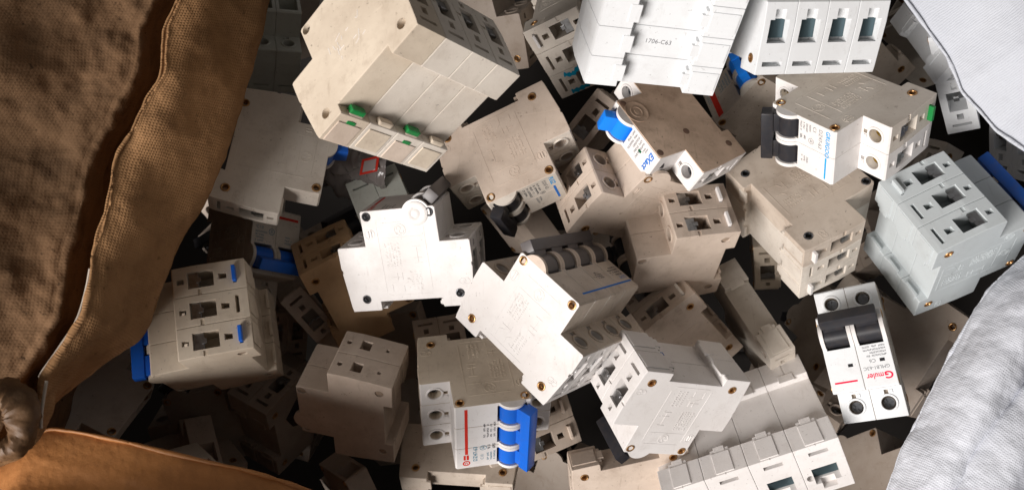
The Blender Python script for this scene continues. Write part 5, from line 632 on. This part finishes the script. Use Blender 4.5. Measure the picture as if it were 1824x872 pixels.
t, fr, W = breaker(G['blue3'], 'three-pole breaker with blue toggle bar and red stripe on its white front, below the centre', 'cream', toggle=BLUE, tang=40, emboss=4, cheek='white', face='white')
stripe(t, fr, 'red', 12.5, 51.5, 54.9, 56.7); ring_logo(t, fr, 'red', 4.6, 55.9, 2.3, .8); stripe(t, fr, 'red', 7.6, 11.8, 54.4, 55.8); stripe(t, fr, 'red', 7.6, 11.8, 56.3, 57.6)
txt(t, fr, 'DZ47-63', 3.5, 'teal', 5.5, 49.4, bold=.06); txt(t, fr, 'C10', 2.6, 'teal', 6.5, 45.6); small(t, fr, 8, 6, 3, 'teal', 5.5, 38.5, 9); ring_logo(t, fr, 'teal', 17, 45.8, 2.1, .35); small(t, fr, 4, 6, 2, 'dark', 15.5, 38.6, 10)
for u in (26, 30.5, 35): small(t, fr, 3.4, 8, 4, 'dark', u, 38.6, int(u))

t, fr, W = breaker(G['bright2'], 'clean white two-pole breaker tipped over near the bottom, open terminals at its upper left', 'white', flip=True, toggle=BLACK, tang=30, emboss=5)
M = Matrix(((1,0,0,0),(0,1,0,0),(0,0,1,0),(0,0,0,1)))
bm = bmesh.new(); box(bm, 0, 2.6, 0, .5, -.05, .06); box(bm, 0, .5, 0, 1.8, -.05, .06); obj('ink_tick', finish(bm, 'ink_tick'), INK['blue'], t, T(10, 50, 5.42))

t, fr, W = breaker(G['gr2'], 'two-pole breaker with black toggle and cyan brand print, yellow screws and one green clip', 'white', side=PAL['warm'], flip=True, toggle=BLACK, tang=52, emboss=6, screws='gold', cheek='white', face='white', tabs=(GREEN, (0,), (1,)))
txt(t, fr, 'GRUIGOO', 3.9, 'cyan', 1.6, 56.3, bold=.10, shear=.12, xs=.92); stripe(t, fr, 'cyan', 19.5, 34, 56.6, 57.7)
txt(t, fr, 'DZ47-63', 3.3, 'grey', 2.6, 51.6); txt(t, fr, 'C3', 3.0, 'grey', 2.6, 47.6); small(t, fr, 6, 8.4, 4, 'grey', 2.6, 38.6, 12, .7); ring_logo(t, fr, 'grey', 13, 46.6, 1.9, .25); small(t, fr, 3.5, 5, 2, 'dark', 11, 38.9, 13); small(t, fr, 6, 6, 3, 'grey', 25, 40, 14, .8)

t, fr, W = breaker(G['exact'], 'single-pole breaker with bright blue toggle, muddy brown side plate and blue brand print', 'white', flip=True, toggle=BLUE2, tang=30, emboss=False, rivets=None, cheek='white')
bm = bmesh.new(); vs = [bm.verts.new((0, 40 + (y - 40) * .985, 30 + (z - 30) * .98)) for y, z in PROF]; f = bm.faces.new(vs)
r = bmesh.ops.extrude_face_region(bm, geom=[f]); bmesh.ops.translate(bm, vec=(.5, 0, 0), verts=[v for v in r['geom'] if isinstance(v, bmesh.types.BMVert)])
MUD = plastic('caked_brown_dust', (.68, .50, .37), .7, (.19, .115, .07), .8, .9)
obj('side_cover', finish(bm, 'side_cover'), MUD, t, T(W - .1, 0, 0), 'side cover caked with brown dust')
for y, z in RIV + [(29, 30)]: 
    obj('rivet', cached(('rivet_plug',), plug_fn, True), simple('rusty_plug', (.16, .09, .06), .7), t, T(W + 1.05, y, z))
bm = bmesh.new(); lathe(bm, (0, 0, 0), 'x', [(7.6, -.1), (7.6, .3), (7.0, .3), (6.6, .1), (4.2, .1), (4.0, .3), (3.4, .3), (3.2, .1), (1.6, .1), (1.4, .3), (.01, .3)], 40)
obj('toggle_disc', finish(bm, 'toggle_disc', True), MUD, t, T(W + .4, 51, 53))
txt(t, fr, 'EXact', 5.2, 'blue', 1.6, 55.8, bold=.2, shear=.22, xs=1.0); stripe(t, fr, 'green', 7.6, 9.4, 48.0, 50.6); small(t, fr, 13, 12, 5, 'grey', 2, 38.8, 15, .8); small(t, fr, 5, 3, 2, 'dark', 2.4, 51, 16, .9)

breaker(G['under2'], 'dusty two-pole breaker under the blue single toggle, its two screw wells facing up', 'pink', toggle=BLACK, screws='steel')
breaker(G['end2'], 'dusty two-pole breaker showing its terminal end, white clips at the right, beside the muddy one', 'pink', toggle=BLACK, rivets='plug', tabs=(PAL['white'], (1,), (0, 1)), emboss=False)
breaker(G['pink2'], 'beige two-pole breaker behind the tipped white one, terminal end up left', 'pink', toggle=BLACK, tabs=(PAL['warm'], (1,), (0, 1)))
breaker(G['brown3'], 'three-pole breaker lying with dusty side up under the cyan-branded one', 'warm', side=PAL['dusty'], toggle=None, tabs=(PAL['white'], (1,), (0, 2)), rivets='steel', emboss=7)

t, fr, W = breaker(G['gm2'], 'two-pole breaker with red brand lettering upside down and broad black toggle, at the right', 'warm', toggle=BLACK, tang=38, cheek='white', face='cool')
txt(t, fr, 'G', 5.6, 'crimson', 1.6, 54.2, bold=.16, xs=1.15); txt(t, fr, 'muler', 4.4, 'crimson', 6.6, 54.3, bold=.08, xs=.85); stripe(t, fr, 'crimson', 21, 33.5, 56.2, 57.2)
txt(t, fr, 'GMLB1-63C', 2.7, 'grey', 2.4, 50.2, xs=1.0); txt(t, fr, 'C6', 2.9, 'grey', 9, 46.2); stripe(t, fr, 'black', 4.2, 6.9, 46.3, 48.1); stripe(t, fr, 'black', 21.5, 24.2, 46.8, 48.6); small(t, fr, 13, 7, 4, 'grey', 2.6, 38.6, 17)

breaker(G['grey3'], 'pale grey three-pole breaker with open terminals up and navy toggle, beside the white sack', 'grey', flip=True, toggle=NAVY, tang=30, emboss=8, tabs=(PAL['grey'], (1,), (2,)))
breaker(G['left3'], 'cream three-pole breaker with small blue clips on its end, beside the folded brown rim', 'cream', flip=True, toggle=BLUE, tang=10, tabs=(BLUE, (0, 1), (0, 2)), rivets='plug', emboss=False)
breaker(G['dim2'], 'tan two-pole breaker standing in shade left of the red-striped one, plain square terminals', 'pink', style='plain', rivets='plug', emboss=False, toggle=BLACK)
t, fr, W = breaker(G['left1'], 'single-pole breaker flat against the brown sack rim, plain side with four brass rivets', 'warm', toggle=BLUE, emboss=9, tang=10)

t, fr, W = breaker(G['green4'], 'large four-pole breaker seen from its back with green rail hooks, top left', 'warm', side=PAL['cream'], emboss=False, rivets=None, sliders=False, toggle=None)
obj('scratched_marks', scratch_text_mesh(4), PAL['white'], t, T(W - .09, 0, 0))
def ghook(bm):
    box(bm, -4.2, 4.2, 17.5, 24.5, .6, 4.6, bev=.8); box(bm, -1.5, 1.5, 13, 18, -.35, 1.5, bev=.3); box(bm, -2.6, 2.6, 14.4, 17.8, -.3, 1.2, bev=.3)
for k in (1, 3): obj('rail_hook', cached(('rail_hook',), ghook), GREEN, t, T(k * 18 + 9, 0, 0))
def whook(bm): box(bm, -4.4, 4.4, 16.5, 23.5, .3, 4.4, bev=1.2); box(bm, -6.8, 6.8, 5, 17.5, -.45, .9, bev=.25)
for k in range(4): obj('rail_slider', cached(('rail_slider_b',), whook), PAL['cream'] if k % 2 == 0 else PAL['pink'], t, T(k * 18 + 9, -1.5 if k % 2 else 0, 0))

t, fr, W = breaker(G['top4'], 'white four-pole breaker back side up at the top edge, faint number print in its channel', 'cool', emboss=False, rivets=None, toggle=None, style='blank')
Mt = Matrix(((0, 1, 0, 26 * MM), (1, 0, 0, 31 * MM), (0, 0, -1, 5.40 * MM), (0, 0, 0, 1)))
mesh_text('1706-C63', 3.6, INK['grey'], t, Mt, name='printed_lettering')
breaker(G['tr4'], 'white four-pole breaker on edge at the top right, row of four terminal openings', 'cool', emboss=False, toggle=None, style='wide', sliders=False)
breaker(G['big4'], 'wide four-pole breaker with rail clips up at the bottom edge, pale dusty back', 'white', emboss=False, toggle=None, rivets='plug', style='wide')
t, fr, W = breaker(G['dz2'], 'shaded two-pole breaker with blue toggle and red stripe, below the plain riveted one', 'warm', toggle=BLUE, tang=25)
stripe(t, fr, 'red', 11, 34, 56.5, 58.3); txt(t, fr, 'DZ47-63', 3.6, 'teal', 3, 51.5, bold=.1); txt(t, fr, 'C10', 3.0, 'teal', 3, 47.4); small(t, fr, 9, 8, 4, 'teal', 2.5, 38.8, 20); ring_logo(t, fr, 'teal', 14.5, 46.5, 2.2, .4); stripe(t, fr, 'red', 2, 10.5, 56, 59.5); small(t, fr, 5, 6, 3, 'teal', 25, 40, 21)
breaker(G['slot2'], 'grey-green breaker end with two dark slots, behind the bright white two-pole one', 'greenish', toggle=None, style='slots')
t, fr, W = breaker(G['cyan3'], 'three-pole breaker end with two turquoise marker strokes, left of the white top breaker', 'warm', toggle=None, tabs=(PAL['white'], (1,), (2,)))
def blob(bm, pts, r):
    ps = catmull([Vector((x, 0, z)) for x, z in pts], 6); L, R_ = [], []
    for i, p in enumerate(ps):
        d = (ps[min(i + 1, len(ps) - 1)] - ps[max(i - 1, 0)]).normalized(); nn = Vector((-d.z, 0, d.x)) * r * (.7 + .3 * math.sin(i * 2.1))
        L.append(bm.verts.new(p + nn)); R_.append(bm.verts.new(p - nn))
    for i in range(len(ps) - 1): bm.faces.new((L[i], L[i + 1], R_[i + 1], R_[i]))
for pts, yy in (([(16, 10), (14, 16), (17, 22), (17, 27)], 79.6), ([(2.5, 9), (2.2, 16), (3.5, 24), (7, 30)], 79.6)):
    bm = bmesh.new(); blob(bm, pts, 2.0)
    for v in bm.verts: v.co.y = (-.2 - (28 - v.co.z) * .096) if v.co.z < 28 else -.2
    obj('marker_stroke', finish(bm, 'marker_stroke'), INK['marker'], t, Matrix.Translation((0, .0806, 0)) @ Matrix.Rotation(math.radians(0), 4, 'X'))
breaker(G['slot1'], 'single-pole breaker end with slot and dark opening, left of the bright blue toggle', 'pink', toggle=None)
breaker(G['brownend2'], 'shaded brown breaker end right of the blue toggle bar, below the central one', 'dark', toggle=None, tabs=(PAL['pink'], (1,), (0, 1)))
breaker(G['botplate'], 'breaker side with stepped back edge cut by the bottom edge of the picture', 'pink', toggle=None, emboss=False)
breaker(G['leftplate'], 'shaded breaker side plate under the brown rim, above the paper flap', 'warm', toggle=None, emboss=False)
breaker(G['back1'], 'narrow grey-green breaker seen from its back, above the wide clipped one', 'warm', toggle=None, rivets='plug', emboss=False)
t, fr, W = breaker(G['bluered1'], 'tan breaker with blue toggle and red-edged label tucked under the white top breakers', 'dusty', flip=True, toggle=BLUE2, tang=20, cheek='warm', bar=False)
stripe(t, fr, 'red', 2, 34, 53, 57.5); small(t, fr, 14, 11, 5, 'teal', 20, 39, 24); txt(t, fr, 'DZ47-63', 3.4, 'teal', 19, 58.0)
# ------------------------------------------------------------------ half-buried breakers
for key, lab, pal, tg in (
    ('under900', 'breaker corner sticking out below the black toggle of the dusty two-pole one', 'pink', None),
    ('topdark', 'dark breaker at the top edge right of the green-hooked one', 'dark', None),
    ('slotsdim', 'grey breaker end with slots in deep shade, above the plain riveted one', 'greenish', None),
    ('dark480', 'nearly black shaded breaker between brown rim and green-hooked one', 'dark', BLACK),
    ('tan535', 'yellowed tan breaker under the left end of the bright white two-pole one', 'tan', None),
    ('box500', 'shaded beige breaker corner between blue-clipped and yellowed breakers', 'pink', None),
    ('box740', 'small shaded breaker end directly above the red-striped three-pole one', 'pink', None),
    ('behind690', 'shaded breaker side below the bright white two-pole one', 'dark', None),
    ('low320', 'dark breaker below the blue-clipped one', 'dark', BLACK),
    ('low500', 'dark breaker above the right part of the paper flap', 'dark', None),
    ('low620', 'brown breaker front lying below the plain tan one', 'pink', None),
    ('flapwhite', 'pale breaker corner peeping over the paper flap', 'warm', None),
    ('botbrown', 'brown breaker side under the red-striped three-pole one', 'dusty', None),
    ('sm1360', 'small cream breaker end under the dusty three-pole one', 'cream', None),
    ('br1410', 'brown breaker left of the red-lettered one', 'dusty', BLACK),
    ('tr1640', 'grey breaker back with stepped notches beside the upper white flap', 'cool', None),  # this and the next two are whitened in colour in place of fill light
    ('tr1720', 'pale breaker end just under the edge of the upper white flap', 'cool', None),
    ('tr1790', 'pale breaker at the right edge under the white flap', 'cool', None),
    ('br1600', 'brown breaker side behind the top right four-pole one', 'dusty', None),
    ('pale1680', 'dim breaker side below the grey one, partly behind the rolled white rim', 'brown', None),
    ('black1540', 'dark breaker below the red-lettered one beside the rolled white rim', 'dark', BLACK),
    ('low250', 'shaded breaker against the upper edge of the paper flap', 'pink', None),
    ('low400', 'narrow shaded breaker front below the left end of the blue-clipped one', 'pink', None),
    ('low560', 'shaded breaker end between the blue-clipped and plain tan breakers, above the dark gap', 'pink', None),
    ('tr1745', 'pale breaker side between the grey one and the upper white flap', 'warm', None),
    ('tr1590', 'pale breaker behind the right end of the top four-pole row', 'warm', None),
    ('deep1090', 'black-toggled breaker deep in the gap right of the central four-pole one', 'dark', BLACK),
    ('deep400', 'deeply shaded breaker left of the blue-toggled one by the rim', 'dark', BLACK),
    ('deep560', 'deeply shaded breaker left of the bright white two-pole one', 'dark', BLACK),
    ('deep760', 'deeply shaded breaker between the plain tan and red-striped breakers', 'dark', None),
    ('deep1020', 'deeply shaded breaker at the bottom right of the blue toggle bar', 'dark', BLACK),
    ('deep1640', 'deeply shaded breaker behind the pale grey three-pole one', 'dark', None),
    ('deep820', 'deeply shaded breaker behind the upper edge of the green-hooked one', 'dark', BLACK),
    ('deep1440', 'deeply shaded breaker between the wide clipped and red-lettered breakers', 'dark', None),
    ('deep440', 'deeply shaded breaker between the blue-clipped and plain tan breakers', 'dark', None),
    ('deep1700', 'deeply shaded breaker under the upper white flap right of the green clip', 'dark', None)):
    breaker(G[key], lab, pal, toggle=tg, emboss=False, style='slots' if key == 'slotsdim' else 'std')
